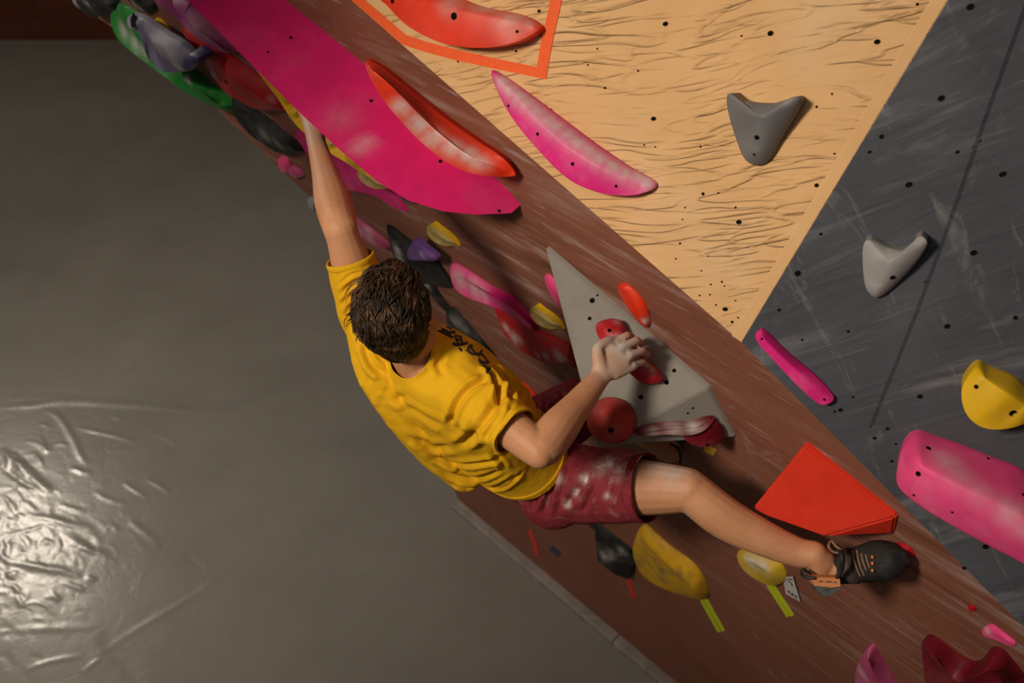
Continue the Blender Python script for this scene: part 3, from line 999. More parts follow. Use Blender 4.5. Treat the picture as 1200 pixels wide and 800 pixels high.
# upper left cluster
hold('climbing_hold', PB, [(212, 34, .02), (224, 38, .01), (260, 58, .01), (290, 78, .01), (318, 102, .01), (336, 128, .01), (322, 130, .04), (300, 128, .08), (280, 118, .10), (262, 105, .11), (245, 84, .11), (228, 60, .08), (218, 44, .05)],
     [(232, 54, .08), (262, 84, .12), (300, 112, .08)], M['red'], 'large smooth red hold below the mauve rail near the top left', p=.85,
     holes=[(265, 96, .009)], chalkf=[(243, 74, 7, .7), (250, 88, 7, .8), (238, 66, 5, .5), (318, 117, 5, .4)])
hold('climbing_hold', PB, [(150, -28, .01), (215, 0, .01), (225, 8, .01), (250, 34, .01), (276, 58, .01), (272, 62, .03), (255, 58, .06), (228, 42, .09), (200, 16, .10), (176, -4, .10), (150, -24, .08)],
     [(185, -6, .08), (215, 22, .09), (255, 52, .05)], M['mauve'], 'long mauve rail hold at the top edge left of the magenta wedge', p=.75, chalkf=[(228, 30, 14, .35), (240, 42, 12, .35)])
hold('climbing_hold', PB, [(203, -4, .01), (212, -4, .01), (221, 6, .01), (214, 7, .03), (205, 2, .03)], [(211, 1, .03)], M['yellow'],
     'yellow hold chip at the very top edge between mauve rail and magenta wedge', K=4, n=5)
hold('climbing_hold', PB, [(182, 22, .02), (188, 23, .01), (196, 31, .01), (200, 37, .008), (193, 37, .02), (183, 32, .03), (180, 28, .03)], [(187, 30, .03)], M['yellow'],
     'small yellow chip hold between the mauve rail and the grey-purple hold', K=5, n=5)
hold('climbing_hold', PB, [(132, 8, .03), (140, 4, .02), (170, 22, .01), (210, 62, .01), (240, 92, .01), (272, 118, .01), (275, 129, .02), (262, 130, .05), (240, 121, .09), (215, 106, .12), (185, 84, .14), (158, 64, .15), (138, 45, .14), (130, 25, .09)],
     [(150, 30, .13), (180, 62, .16), (215, 92, .12), (255, 122, .05)], M['green'], 'long green hold along the left rim of the wall behind the grey-purple one', p=.85,
     chalkf=[(145, 36, 10, .7), (158, 50, 11, .7), (168, 60, 9, .5), (218, 92, 4, .8), (221, 97, 3, .8)])
gp = hold('climbing_hold', PB, [(148, 24, .03), (153, 18, .02), (164, 20, .01), (172, 24, .01), (192, 38, .01), (215, 52, .01), (232, 70, .01), (230, 79, .02), (215, 84, .06), (192, 84, .08), (178, 74, .09), (170, 60, .09), (166, 46, .07), (160, 36, .05), (150, 33, .05)],
     [(162, 30, .06), (180, 50, .1), (205, 68, .08)], M['greypurple'], base=.07, label='grey-purple chalky hold with a finger pocket, on top of the green hold', p=.8,
     chalkf=[(183, 50, 16, .55), (200, 66, 14, .55), (152, 28, 7, .6), (208, 78, 8, .7)], holes=[(156, 24, .026)])
tip = hold('tip', PB, [(217, 68, .02), (222, 64, .01), (228, 67, .01), (233, 72, .01), (229, 79, .02), (219, 82, .03), (214, 77, .03)],
     [(223, 73, .03)], M['navy'], base=.10, foot=.06, parent=gp)
tip['label'] = 'dark blue unchalked tip'
hold('climbing_hold', PB, [(272, 115, .01), (282, 118, .01), (305, 132, .01), (330, 152, .01), (356, 173, .01), (350, 179, .03), (330, 180, .06), (308, 169, .09), (290, 155, .10), (275, 135, .07)],
     [(285, 130, .07), (310, 154, .09), (345, 175, .04)], M['blackchalk'], 'black crescent hold with chalk dust, left of the raised forearm', chalkf=[(310, 158, 10, .45), (325, 168, 9, .4)])
hold('climbing_hold', PB, [(86, -14, .02), (112, -24, .01), (136, -4, .01), (142, 10, .02), (130, 16, .06), (110, 20, .10), (95, 12, .12), (84, 0, .10)],
     [(105, 0, .13), (125, 5, .1)], M['blackchalk'], 'round black hold with one pale side at the far top left', chalkf=[(88, 4, 7, .8), (92, 10, 6, .6)])
hold('climbing_hold', PB, [(110, -8, .10), (124, -8, .06), (136, 4, .04), (138, 13, .06), (128, 16, .11), (116, 12, .14), (110, 2, .14)], [(122, 5, .15)], M['greypurple'],
     'rounded grey-blue hold between the black hold and the green hold at top left', K=7)
hold('climbing_hold', PB, [(152, -8, .03), (165, -12, .01), (178, 0, .01), (184, 10, .01), (178, 14, .03), (166, 14, .07), (154, 5, .08), (149, -3, .06)],
     [(160, 0, .08), (172, 8, .06)], M['blackchalk'], 'black and silver-grey hold at the top edge above the grey-purple pocket', chalkf=[(157, 5, 5, .8), (164, 10, 5, .7)])
hold('climbing_hold', PB, [(326, 186, .02), (332, 183, .01), (338, 188, .01), (340, 196, .02), (334, 203, .04), (327, 197, .045)], [(332, 193, .05)], M['hotpink'],
     'small bright pink knob near the left rim below the black crescent', K=6, n=5)
hold('climbing_hold', PB, [(340, 194, .01), (350, 198, .01), (356, 206, .01), (345, 208, .03), (337, 202, .03)], [(346, 202, .03)], M['pinkpale'],
     'dusty pink lump touching the small bright pink knob', K=5, n=5)
hold('climbing_hold', PB, [(362, 232, .02), (370, 232, .01), (373, 242, .01), (368, 248, .04), (361, 240, .05)], [(367, 240, .05)], M['greypale'],
     'tiny white-grey hold on the rim left of the raised forearm', K=5, n=5)

# ------------------------------------------------------------------ ochre wall
hold('climbing_hold', PY, [(447, -6, .01), (500, -18, .008), (560, 6, .008), (610, 17, .01), (632, 28, .012), (630, 36, .03), (605, 49, .05), (565, 56, .055), (520, 51, .055), (480, 32, .05), (455, 8, .03)],
     [(480, 4, .045), (540, 14, .06), (590, 24, .055), (622, 31, .035)], M['orange'], 'fat orange-red crescent hold framed by orange tape', p=.85, K=12,
     holes=[(532, 19, .0085), (460, 1, .006), (606, 37, .0035)], chalkf=[(570, 10, 20, .55), (600, 20, 20, .6), (530, 4, 16, .4), (620, 27, 8, .5)], cup=.0)
hold('climbing_hold', PY, [(576, 83, .005), (590, 88, .004), (620, 109, .003), (660, 139, .003), (700, 169, .003), (740, 196, .003), (762, 208, .003), (770, 216, .006), (760, 224, .02), (735, 229, .035), (700, 225, .045), (665, 209, .05), (630, 175, .045), (600, 138, .035), (582, 105, .02)],
     [(594, 103, .03), (625, 138, .05), (665, 174, .056), (710, 201, .05), (752, 218, .025)], M['magenta2'], 'slim magenta crescent hold with chalk-white upper face on the ochre wall',
     p=.7, K=12, holes=[(596, 124, .0035), (630, 157, .004), (671, 192, .0045), (722, 218, .0035)],
     chalkf=[(x_, y_, 13, .8) for x_, y_ in [(592, 94), (600, 103), (610, 112), (620, 121), (631, 130), (642, 139), (653, 148), (665, 157), (677, 167), (690, 176), (704, 185), (718, 193), (732, 201), (746, 207), (758, 212)]])


def jug_scoop(pl, name, outline, spine, mat, lab, **k):
    return hold(name, pl, outline, spine, mat, lab, **k)
hold('climbing_hold', PY, [(852, 112, .06), (858, 110, .06), (868, 118, .05), (885, 121, .045), (905, 121, .045), (920, 117, .05), (932, 113, .055), (937, 118, .05), (930, 135, .035), (915, 162, .02), (903, 185, .012), (892, 193, .01), (880, 192, .01), (870, 182, .015), (860, 155, .03), (853, 130, .05)],
     [(893, 138, .068), (889, 172, .04)], M['greyhold'], 'grey shield-shaped jug with two horns on the ochre wall', p=.8, K=10,
     holes=[(887, 161, .0055), (884, 181, .0028)], chalkf=[(872, 119, 8, .25), (922, 118, 7, .3)])
hold('climbing_hold', PD, [(1012, 287, .05), (1018, 281, .05), (1026, 283, .045), (1040, 290, .04), (1056, 294, .04), (1068, 292, .045), (1073, 281, .055), (1080, 277, .055), (1086, 283, .05), (1084, 292, .04), (1070, 312, .025), (1048, 335, .012), (1035, 346, .01), (1024, 348, .01), (1014, 335, .02), (1011, 305, .04)],
     [(1042, 308, .058), (1031, 332, .035)], M['greypale'], 'pale grey shield-shaped jug with two horns on the charcoal wall', p=.8, K=10,
     holes=[(1046, 325, .0055)], chalkf=[(1030, 300, 14, .35), (1078, 283, 6, .5)])

# charcoal wall
hold('climbing_hold', PD, [(885, 393, .02), (890, 387, .015), (897, 388, .01), (925, 415, .01), (955, 440, .01), (972, 458, .01), (977, 467, .015), (970, 473, .025), (958, 472, .03), (935, 452, .035), (905, 420, .035), (890, 404, .03)],
     [(896, 399, .035), (930, 432, .035), (965, 465, .025)], M['magenta2'], 'thin straight magenta bar hold at the lip of the charcoal wall', holes=[(893, 397, .003), (966, 468, .003)], K=8)
yv = hold('climbing_hold', PD, [(1145, 430, .045), (1160, 432, .02), (1186, 441, .012), (1200, 452, .01), (1215, 470, .01), (1212, 490, .025), (1196, 498, .05), (1172, 503, .06), (1150, 500, .065), (1134, 487, .065), (1127, 467, .06), (1130, 448, .055)],
     [(1156, 445, .07), (1180, 462, .08), (1200, 476, .06)], M['yellow'], 'bulbous yellow hold with a ridge at the right picture edge', p=.9, K=12, sharp=28,
     holes=[(1144, 453, .0045), (1187, 484, .0075)])
hold('climbing_hold', PD, [(1052, 545, .05), (1060, 522, .045), (1074, 510, .03), (1095, 513, .015), (1130, 524, .01), (1165, 538, .01), (1200, 553, .01), (1250, 590, .01), (1290, 640, .01), (1290, 700, .1), (1240, 690, .10), (1200, 661, .10), (1160, 640, .10), (1120, 618, .10), (1080, 594, .095), (1053, 570, .08)],
     [(1082, 548, .12), (1130, 575, .14), (1190, 605, .14), (1250, 650, .13)], M['hotpink'], 'fat pink sausage-shaped rail hold leaving the right edge of the picture', p=.9, K=12,
     holes=[(1088, 525, .0055), (1076, 555, .0055), (1158, 537, .0035), (1071, 580, .003), (1116, 600, .003), (1200, 580, .0045)],
     chalkf=[(1110, 540, 18, .5), (1125, 555, 18, .4), (1150, 575, 16, .35), (1185, 600, 18, .5), (1200, 620, 14, .4)])

# ------------------------------------------------------------------ tapes and tag
bb, by = bvh_of(wall_b), bvh_of(wall_y)


def tape(bv, pts, w, mat, lab, cat='tape', group=None, name='tape_strip', lift=.0015):
    o = ribbon(name, bv, pts, w, mat, lift=lift)
    return tag(o, lab, cat, group)
tape(bb, [(822, 698), (836, 720), (848, 740)], 5, M['neon'], 'left strand of the neon yellow tape below the big mango-shaped hold') if False else None
for (p0, p1, lab) in [((826, 700), (848, 739), 'neon yellow tape strip hanging below the big mango-shaped yellow hold'),
                      ((904, 683), (929, 721), 'neon yellow tape strip hanging below the small chalked yellow hold')]:
    o = tape(bb, [p0, p1], 4.2, M['neon'], lab, group='neon yellow start tapes')
    o2 = ribbon('second_strand', bb, [(p0[0] - 4, p0[1] + 2), (p1[0] - 5, p1[1] + 1)], 3.6, M['neon'], parent=o, lift=.0016)
tape(bb, [(621, 621), (626, 636), (630, 651)], 4.5, M['redtape'], 'red tape strip on the lower brown wall below the hips')
tape(bb, [(736, 679), (740, 690), (744, 700)], 4.5, M['redtape'], 'red tape strip below the black pyramid hold')
tape(bb, [(826, 524), (838, 530)], 8, M['yellow'], 'scrap of yellow tape right below the dark red hold')
# orange tape frame round the fat crescent: two strips crossing at the corner
tape(by, [(407, -14), (415, 8), (428, 24), (452, 38), (500, 55), (560, 70), (641, 87)], 12, M['orangetape'],
     'orange tape strip running below the fat orange-red crescent hold')
tape(by, [(655, -20), (650, 10), (642, 45), (634, 90)], 13, M['orangetape'], 'orange tape strip right of the fat crescent hold', lift=.0024)

# paper tag with its writing
pb_tag = [(917, 676), (929, 675), (938, 705), (921, 696)]
pts_t = [PB.at(x, y, .006) for x, y in pb_tag]
back = [PB.at(x, y, .004) for x, y in pb_tag]
o = mesh_obj('paper_tag', pts_t + back, [(0, 1, 2, 3), (7, 6, 5, 4), (0, 4, 5, 1), (1, 5, 6, 2), (2, 6, 7, 3), (3, 7, 4, 0)], M['paper'], smooth=False)
tag(o, 'small white paper route tag hanging beside the chalked yellow hold', 'tag')
PT = bvh_of(o)
for k, st in enumerate([[(923, 680), (926, 682), (929, 686)], [(922.5, 678.5), (926, 678), (928.5, 680)]]):
    ribbon('lettering', PT, st, 1.0, M['ink'], parent=o, lift=.0006, n=4)
# "460" across the foot of the tag
gl = {'4': [[(.7, 0), (.05, .65), (1, .65)], [(.7, .2), (.7, 1)]], '6': [[(.9, .05), (.3, .3), (.1, .7), (.5, 1), (.9, .75), (.6, .5), (.15, .65)]],
      '0': [[(.5, 0), (.1, .4), (.3, 1), (.8, .8), (.8, .2), (.5, 0)]]}
for k, chh in enumerate('460'):
    for st in gl[chh]:
        ox, oy = 922.7 + k * 4.1, 690.3 + k * 3.0
        pp = [(ox + a * 3.0 + b_ * .6, oy + a * 2.0 + b_ * 3.4) for a, b_ in st]
        ribbon('lettering', PT, pp, .8, M['ink'], parent=o, lift=.0006, n=3)
# blue-purple paint smears low on the wall
for i, pts in enumerate([[(636, 606), (641, 611), (648, 616)], [(646, 641), (651, 646), (656, 650)]]):
    tape(bb, pts, [5, 7][i], M['navy'], ['dark blue paint smear under the hip', 'dark blue paint smear lower on the wall, left of the black pyramid hold'][i],
         cat='paint smear', name='paint_smear', lift=.0008)
# ------------------------------------------------------------------ the climber
RG = np.array(RGT); UPn = np.array(UPV); FW = np.array(FWD)


def Wn(x, y, d):
    return np.array(W(x, y, d))


LS, LE, LWr = Wn(430, 366, 2.30), Wn(399, 268, 2.22), Wn(371, 168, 2.50)
RS, RE, RWr = Wn(546, 458, 2.16), Wn(632, 529, 2.05), Wn(700, 446, 2.22)
NK, HD = Wn(486, 412, 2.17), Wn(466, 373, 2.09)
PV = Wn(640, 552, 2.60)
RH, RK, RA = Wn(657, 566, 2.53), Wn(808, 574, 2.32), Wn(955, 650, 2.23)
LH, LK, LA = Wn(626, 512, 2.68), Wn(702, 462, 2.75), Wn(787, 530, 2.72)


def unit(v):
    return v / (np.linalg.norm(v) + 1e-12)


LAT = unit(RS - LS)
SPI = unit(PV - NK)
BACK = unit(np.cross(LAT, SPI))
if BACK @ UPn > 0: BACK = -BACK
LAT = unit(np.cross(SPI, BACK)) if np.cross(SPI, BACK) @ LAT > 0 else -unit(np.cross(SPI, BACK))


def loft(centers, A, Bv, seg=24, sub=5, cap=True, power=1.0):
    """closed lofted tube: centres, two half-axis vectors per station"""
    C = catmull(centers, sub); A = catmull(A, sub); Bv = catmull(Bv, sub)
    V, F = [], []
    n = len(C)
    for i in range(n):
        for k in range(seg):
            a = 2 * math.pi * k / seg
            ca, sa = math.cos(a), math.sin(a)
            ca = math.copysign(abs(ca) ** power, ca); sa = math.copysign(abs(sa) ** power, sa)
            V.append(C[i] + A[i] * ca + Bv[i] * sa)
    for i in range(n - 1):
        for k in range(seg):
            j = (k + 1) % seg
            F.append((i * seg + k, i * seg + j, (i + 1) * seg + j, (i + 1) * seg + k))
    if cap:
        for end, sgn in ((0, -1), (n - 1, 1)):
            # rounded cap
            r = (np.linalg.norm(A[end]) + np.linalg.norm(Bv[end])) / 2
            dirv = unit(C[end] - C[end + (1 if end == 0 else -1)])
            prev = [end * seg + k for k in range(seg)]
            for st in (1, 2, 3):
                t_ = st / 4 * math.pi / 2
                cc = C[end] + dirv * r * math.sin(t_) * .8
                cur = []
                for k in range(seg):
                    a = 2 * math.pi * k / seg
                    ca, sa = math.cos(a), math.sin(a)
                    cur.append(len(V)); V.append(cc + (A[end] * ca + Bv[end] * sa) * math.cos(t_))
                for k in range(seg):
                    j = (k + 1) % seg
                    F.append((prev[k], prev[j], cur[j], cur[k]))
                prev = cur
            F.append(tuple(prev))
    return V, F


def limb(pts, radii, flat=None, seg=16, sub=5):
    """round tapering limb through points; flat=(dir, [ratio...]) squeezes one axis"""
    P = [np.array(p) for p in pts]
    A, Bv = [], []
    ref = None
    for i, p in enumerate(P):
        d = unit(P[min(i + 1, len(P) - 1)] - P[max(i - 1, 0)])
        if flat is not None:
            f = np.array(flat[0]); f = unit(f - d * (f @ d))
        else:
            f = np.array([.3, .5, .8]) if ref is None else ref
            f = unit(f - d * (f @ d)); ref = f
        g = np.cross(d, f)
        r = radii[i]
        A.append(g * r); Bv.append(f * r * (flat[1][i] if flat is not None else 1))
    return loft(P, A, Bv, seg, sub)


def ellipsoid(c, ax, seg=20, rings=12):
    V, F = [], []
    for i in range(rings + 1):
        t_ = math.pi * i / rings
        for k in range(seg):
            a = 2 * math.pi * k / seg
            V.append(np.array(c) + ax[0] * (math.sin(t_) * math.cos(a)) + ax[1] * (math.sin(t_) * math.sin(a)) + ax[2] * math.cos(t_))
    for i in range(rings):
        for k in range(seg):
            j = (k + 1) % seg
            F.append((i * seg + k, i * seg + j, (i + 1) * seg + j, (i + 1) * seg + k))
    return V, F


def fuse(parts, voxel, smooth, name):
    """join overlapping shapes into one continuous skin"""
    me = bpy.data.meshes.new('tmp')
    V, F = [], []
    for v, f in parts:
        b0 = len(V)
        V += [tuple(q) for q in v]; F += [tuple(i + b0 for i in q) for q in f]
    me.from_pydata(V, [], F)
    bm = bmesh.new(); bm.from_mesh(me)
    bmesh.ops.remove_doubles(bm, verts=bm.verts, dist=1e-6)
    bmesh.ops.recalc_face_normals(bm, faces=bm.faces); bm.to_mesh(me); bm.free()
    o = bpy.data.objects.new('tmp', me); COL.objects.link(o)
    r = o.modifiers.new('r', 'REMESH'); r.mode = 'VOXEL'; r.voxel_size = voxel; r.adaptivity = 0
    s = o.modifiers.new('s', 'SMOOTH'); s.factor = .5; s.iterations = smooth
    dg = bpy.context.evaluated_depsgraph_get()
    out = bpy.data.meshes.new_from_object(o.evaluated_get(dg))
    out.name = name
    bpy.data.objects.remove(o); bpy.data.meshes.remove(me)
    # keep only the largest island
    return out


def vnp(me):
    a = np.empty(len(me.vertices) * 3); me.vertices.foreach_get('co', a); return a.reshape(-1, 3)


def vset(me, a):
    me.vertices.foreach_set('co', a.ravel()); me.update()


def nnp(me):
    a = np.empty(len(me.vertices) * 3); me.vertices.foreach_get('normal', a); return a.reshape(-1, 3)


def cut(me, c, n, r=None):
    """open the shell beyond a plane"""
    bm = bmesh.new(); bm.from_mesh(me)
    n = Vector(n); c = Vector(c)
    geom = bm.verts[:] + bm.edges[:] + bm.faces[:]
    if r:
        vs = [v for v in bm.verts if (v.co - c).length < r]
        fs = set(f for v in vs for f in v.link_faces); es = set(e for f in fs for e in f.edges); vv = set(v for f in fs for v in f.verts)
        geom = list(vv) + list(es) + list(fs)
    res = bmesh.ops.bisect_plane(bm, geom=geom, dist=1e-5, plane_co=c, plane_no=n)
    rem = [v for v in bm.verts if (v.co - c).dot(n) > 1e-4 and (not r or (v.co - c).length < r)]
    bmesh.ops.delete(bm, geom=rem, context='VERTS')
    # drop loose islands
    seen = set(); isl = []
    for v in bm.verts:
        if v in seen: continue
        st = [v]; seen.add(v); cur = []
        while st:
            q = st.pop(); cur.append(q)
            for e in q.link_edges:
                w_ = e.other_vert(q)
                if w_ not in seen: seen.add(w_); st.append(w_)
        isl.append(cur)
    isl.sort(key=len)
    for c_ in isl[:-1]:
        bmesh.ops.delete(bm, geom=c_, context='VERTS')
    bm.to_mesh(me); bm.free()


def creases(me, lines, off=0.0):
    """press folds into cloth: (pixel polyline, width m, depth m)"""
    bv = BVHTree.FromPolygons([v.co.copy() for v in me.vertices], [tuple(p.vertices) for p in me.polygons])
    co, no = vnp(me), nnp(me)
    disp = np.zeros(len(co))
    for pts, w, dep in lines:
        P = catmull(pts, 6) if len(pts) > 2 else np.array([np.array(pts[0]) * (1 - s) + np.array(pts[1]) * s for s in np.linspace(0, 1, 8)])
        Q = []
        for x, y in P:
            h = bv.ray_cast(CAM, ray(x, y).normalized())
            if h[0] is not None and (not Q or np.linalg.norm(np.array(h[0]) - Q[-1]) < .12): Q.append(np.array(h[0]))
        if len(Q) < 2: continue
        Q = np.array(Q)
        lo, hi = Q.min(0) - 3 * w, Q.max(0) + 3 * w
        idx = np.where(((co > lo) & (co < hi)).all(1))[0]
        c = co[idx]
        dd = np.full(len(idx), 9.0); tap = np.zeros(len(idx))
        L = len(Q)
        for i in range(L - 1):
            ab = Q[i + 1] - Q[i]
            s = np.clip(((c - Q[i]) @ ab) / (ab @ ab + 1e-12), 0, 1)
            d = np.linalg.norm(c - Q[i] - s[:, None] * ab, axis=1)
            up = d < dd
            tap = np.where(up, np.clip(np.sin(np.pi * np.clip((i + s) / (L - 1), .0, 1)) * 2.0, .1, 1), tap)
            dd = np.minimum(dd, d)
        g = np.exp(-(dd / w) ** 2) - .75 * np.exp(-((dd - 1.9 * w) / (w * 1.1)) ** 2)
        disp[idx] -= dep * g * tap
    co += no * disp[:, None]
    vset(me, co)


def wrinkle_noise(me, amp, scale, dirv=None, stretch=1.0, seed=0):
    co, no = vnp(me), nnp(me)
    d = unit(np.array(dirv)) if dirv is not None else None
    out = np.zeros(len(co))
    for i, c in enumerate(co):
        q = c.copy()
        if d is not None:
            q = q - d * (q @ d) * (1 - 1 / stretch)
        out[i] = mnoise.noise(Vector(q * scale) + Vector((seed, 0, 0))) + .5 * mnoise.noise(Vector(q * scale * 2.1))
    co += no * (out * amp)[:, None]
    vset(me, co)


# --- flesh
head_up = unit(UPn * .60 - RG * .30 - FW * .66)
fdir = unit(FW * .75 + UPn * .60 + RG * .12)
fdir = unit(fdir - head_up * (fdir @ head_up))
# turn the head a little towards the raised hand
rv = np.cross(head_up, fdir)
def rot(v, axis, a):
    axis = unit(axis)
    return v * math.cos(a) + np.cross(axis, v) * math.sin(a) + axis * (axis @ v) * (1 - math.cos(a))
hlat = unit(np.cross(fdir, head_up))
if hlat @ LAT < 0: hlat = -hlat
NP = []   # body pieces
tor_c, tor_a, tor_b = [], [], []


def station(c, a, b):
    tor_c.append(c); tor_a.append(LAT * a); tor_b.append(BACK * b)


mid = (LS + RS) / 2
C1 = Wn(504, 425, 2.21)
C2 = Wn(529, 452, 2.29)
C3 = Wn(562, 490, 2.39)
C4 = Wn(594, 520, 2.49)
C5 = PV
body_st = [(NK + SPI * .0, .058, .058), (C1, .135, .085), (C2, .168, .112), (C3, .158, .112), (C4, .142, .10), (C5, .158, .112), (C5 + SPI * .07, .13, .1)]
for c, a, b in body_st: station(c, a, b)
parts = [loft(tor_c, tor_a, tor_b, 28, 5)]
parts.append(limb([NK + SPI * .05 , NK, HD * .45 + NK * .55 + hlat * .008, HD + head_up * -.03 + hlat * .004], [.07, .060, .060, .060]))
# shoulders and arms
parts.append(limb([LS * .5 + C2 * .5, LS, LS * .5 + LE * .5, LE * .85 + LS * .15, LE], [.075, .06, .052, .043, .042]))
parts.append(limb([LE * .97 + LS * .03, LE, LE * .72 + LWr * .28, LE * .4 + LWr * .6, LWr], [.040, .043, .0475, .036, .026], flat=(FW, [1, 1, .95, .9, .85])))
parts.append(limb([RS * .6 + C2 * .4, RS, RS * .75 + RE * .25, RS * .5 + RE * .5, RE * .85 + RS * .15, RE], [.046, .040, .042, .048, .043, .039]))
parts.append(limb([LS * .9 + C1 * .1, Wn(440, 405, 2.29), Wn(458, 440, 2.31), Wn(492, 482, 2.36)], [.045, .045, .045, .045]))
eb = unit(RE - (RS + RWr) / 2)
parts.append(ellipsoid(RE + eb * .008, [LAT * .033, BACK * .033, SPI * .033]))
parts.append(limb([RE * .97 + RS * .03, RE, RE * .72 + RWr * .28, RE * .4 + RWr * .6, RWr], [.036, .041, .047, .037, .027], flat=(unit(FW), [1, 1, .95, .85, .78])))
# legs
parts.append(limb([RH - unit(RK - RH) * .04, RH, RH * .6 + RK * .4, RH * .25 + RK * .75, RK], [.085, .092, .084, .070, .057]))
parts.append(ellipsoid(RK + UPn * .004 - FW * .006, [RG * .045, UPn * .046, FW * .05]))
SH1, SH2, SH3 = Wn(850, 607, 2.30), Wn(898, 632, 2.275), Wn(938, 648, 2.25)
parts.append(limb([RK + (RK - SH1) * .1, RK, SH1, SH2, SH3, RA, Wn(966, 658, 2.235)], [.050, .054, .0545, .045, .037, .0335, .030]))
parts.append(ellipsoid(SH1 * .7 + SH2 * .3 - UPn * .008 + FW * .01, [unit(SH2 - SH1) * .08, UPn * .044, FW * .054]))
parts.append(limb([LH, LH * .6 + LK * .4, LH * .2 + LK * .8, LK], [.088, .082, .066, .058]))
parts.append(limb([LK, LK * .7 + LA * .3, LK * .45 + LA * .55, LK * .15 + LA * .85, LA], [.054, .056, .05, .038, .035]))
# gluteals
parts.append(ellipsoid(RH + BACK * .045 + SPI * .0, [LAT * .08, BACK * .075, SPI * .09]))
parts.append(ellipsoid(LH + BACK * .045, [LAT * .08, BACK * .075, SPI * .09]))
# shoulder blades / traps
parts.append(limb([NK + SPI * .01, NK * .45 + RS * .55 + SPI * .012, RS], [.048, .045, .05]))
parts.append(limb([NK + SPI * .01, NK * .45 + LS * .55 + SPI * .012, LS], [.048, .045, .05]))
# feet (inside the shoes)
TOE = Wn(1040, 646, 2.165); HEEL = Wn(966, 678, 2.25)
parts.append(limb([SH3, RA, RA * .5 + HEEL * .5, HEEL], [.036, .0335, .031, .024]))
parts.append(limb([HEEL, Wn(985, 664, 2.225), Wn(1012, 657, 2.20), TOE - unit(TOE - HEEL) * .04], [.024, .024, .022, .014]))
LTOE = Wn(812, 490, 2.62); LHEEL = Wn(789, 514, 2.73)
parts.append(limb([LA, LHEEL, LHEEL * .5 + LTOE * .5, LTOE], [.034, .03, .03, .022]))
# head: skull, jaw, nose, ears
hc = HD
parts.append(ellipsoid(hc + head_up * .012 - fdir * .006, [hlat * .074, fdir * .092, head_up * .092], 28, 18))
parts.append(ellipsoid(hc - head_up * .05 + fdir * .028, [hlat * .056, fdir * .06, head_up * .06]))
parts.append(ellipsoid(hc - head_up * .095 + fdir * .066, [hlat * .026, fdir * .022, head_up * .02]))   # chin
parts.append(limb([hc + fdir * .088 + head_up * .012, hc + fdir * .100 - head_up * .012, hc + fdir * .108 - head_up * .032], [.008, .010, .013]))
for sg in (-1, 1):
    parts.append(ellipsoid(hc + fdir * .092 - head_up * .035 + hlat * sg * .011, [hlat * .009, fdir * .009, head_up * .007], 10, 8))
    parts.append(ellipsoid(hc + fdir * .074 - head_up * .022 + hlat * sg * .038, [hlat * .022, fdir * .016, head_up * .016], 12, 8))  # cheek
    parts.append(ellipsoid(hc + fdir * .082 + head_up * .022 + hlat * sg * .026, [hlat * .026, fdir * .010, head_up * .007], 12, 8))  # brow
    ec = hc - head_up * .030 - fdir * .006 + hlat * sg * .0735
    tilt = unit(head_up - fdir * .25)
    fo = unit(hlat * sg * .8 - fdir * .6)
    # ear rim as a bent tube plus a bowl
    rim = []
    side = unit(np.cross(fo, tilt))
    if side @ fdir > 0: side = -side
    for a in np.linspace(-.6, 1.25, 9) * math.pi * .62 + .1:
        rim.append(ec + tilt * (.031 * math.cos(a - .5)) + side * (.019 * math.sin(a + .3)) + fo * .014)
    parts.append(limb(rim, [.0042] * 9, seg=8, sub=3))
    parts.append(ellipsoid(ec + fo * .007 + side * .003, [tilt * .027, side * .017, fo * .006], 14, 8))
    parts.append(ellipsoid(ec - tilt * .027 + fo * .006 - side * .006, [tilt * .010, side * .008, fo * .006], 10, 6))
for sg, rr in ((1, .006), (-1, .005)):
    parts.append(limb([hc + fdir * (.090) - head_up * (.058 + .004 * -sg) + hlat * -.022, hc + fdir * .098 - head_up * (.056 + .005 * -sg), hc + fdir * .090 - head_up * (.058 + .004 * -sg) + hlat * .022], [.003, rr, .003], seg=8))


# --- right hand closing on the red jug
def hpt(x, y, d):
    return Wn(x, y, d)


gd = lambda x, y, h=0.0: np.array(PG.at(x, y, h))
dRW = 2.18
fo = []
MC = [hpt(717, 404, 2.262), hpt(728, 407, 2.252), hpt(738, 416, 2.252), hpt(742, 428, 2.262)]
CARP = hpt(708, 433, 2.235)
for i, m in enumerate(MC):
    st = CARP * .85 + m * .15 + (MC[3] - MC[0]) * ((i - 1.5) * .16)
    parts.append(limb([st, st * .5 + m * .5, m], [.017, .0155, .0125], flat=(FW, [.85, .85, .95]), seg=12))
parts.append(limb([RWr, RWr * .5 + CARP * .5, CARP, CARP * .6 + (MC[1] + MC[2]) * .2, CARP * .3 + (MC[1] + MC[2]) * .35], [.026, .028, .034, .038, .038], flat=(FW, [.75, .68, .55, .45, .38])))
PIP = [(735, 393, 2.288), (746, 399, 2.278), (753, 411, 2.282), (753, 424, 2.292)]
DIP = [(741, 395, 2.335), (751, 403, 2.33), (758, 415, 2.33), (758, 428, 2.335)]
TIP = [(738, 401, 2.362), (747, 409, 2.36), (754, 421, 2.36), (753, 432, 2.36)]
FR = [.0098, .0102, .0098, .0086]
for m, a, b_, c, r in zip(MC, PIP, DIP, TIP, FR):
    a, b_, c = hpt(*a), hpt(*b_), hpt(*c)
    parts.append(limb([m, (m + a) / 2 - FW * .002, a, (a + b_) / 2, b_, (b_ + c) / 2, c], [r * 1.2, r * 1.05, r * 1.1, r * .92, r * .95, r * .85, r * .72], seg=12, sub=4))
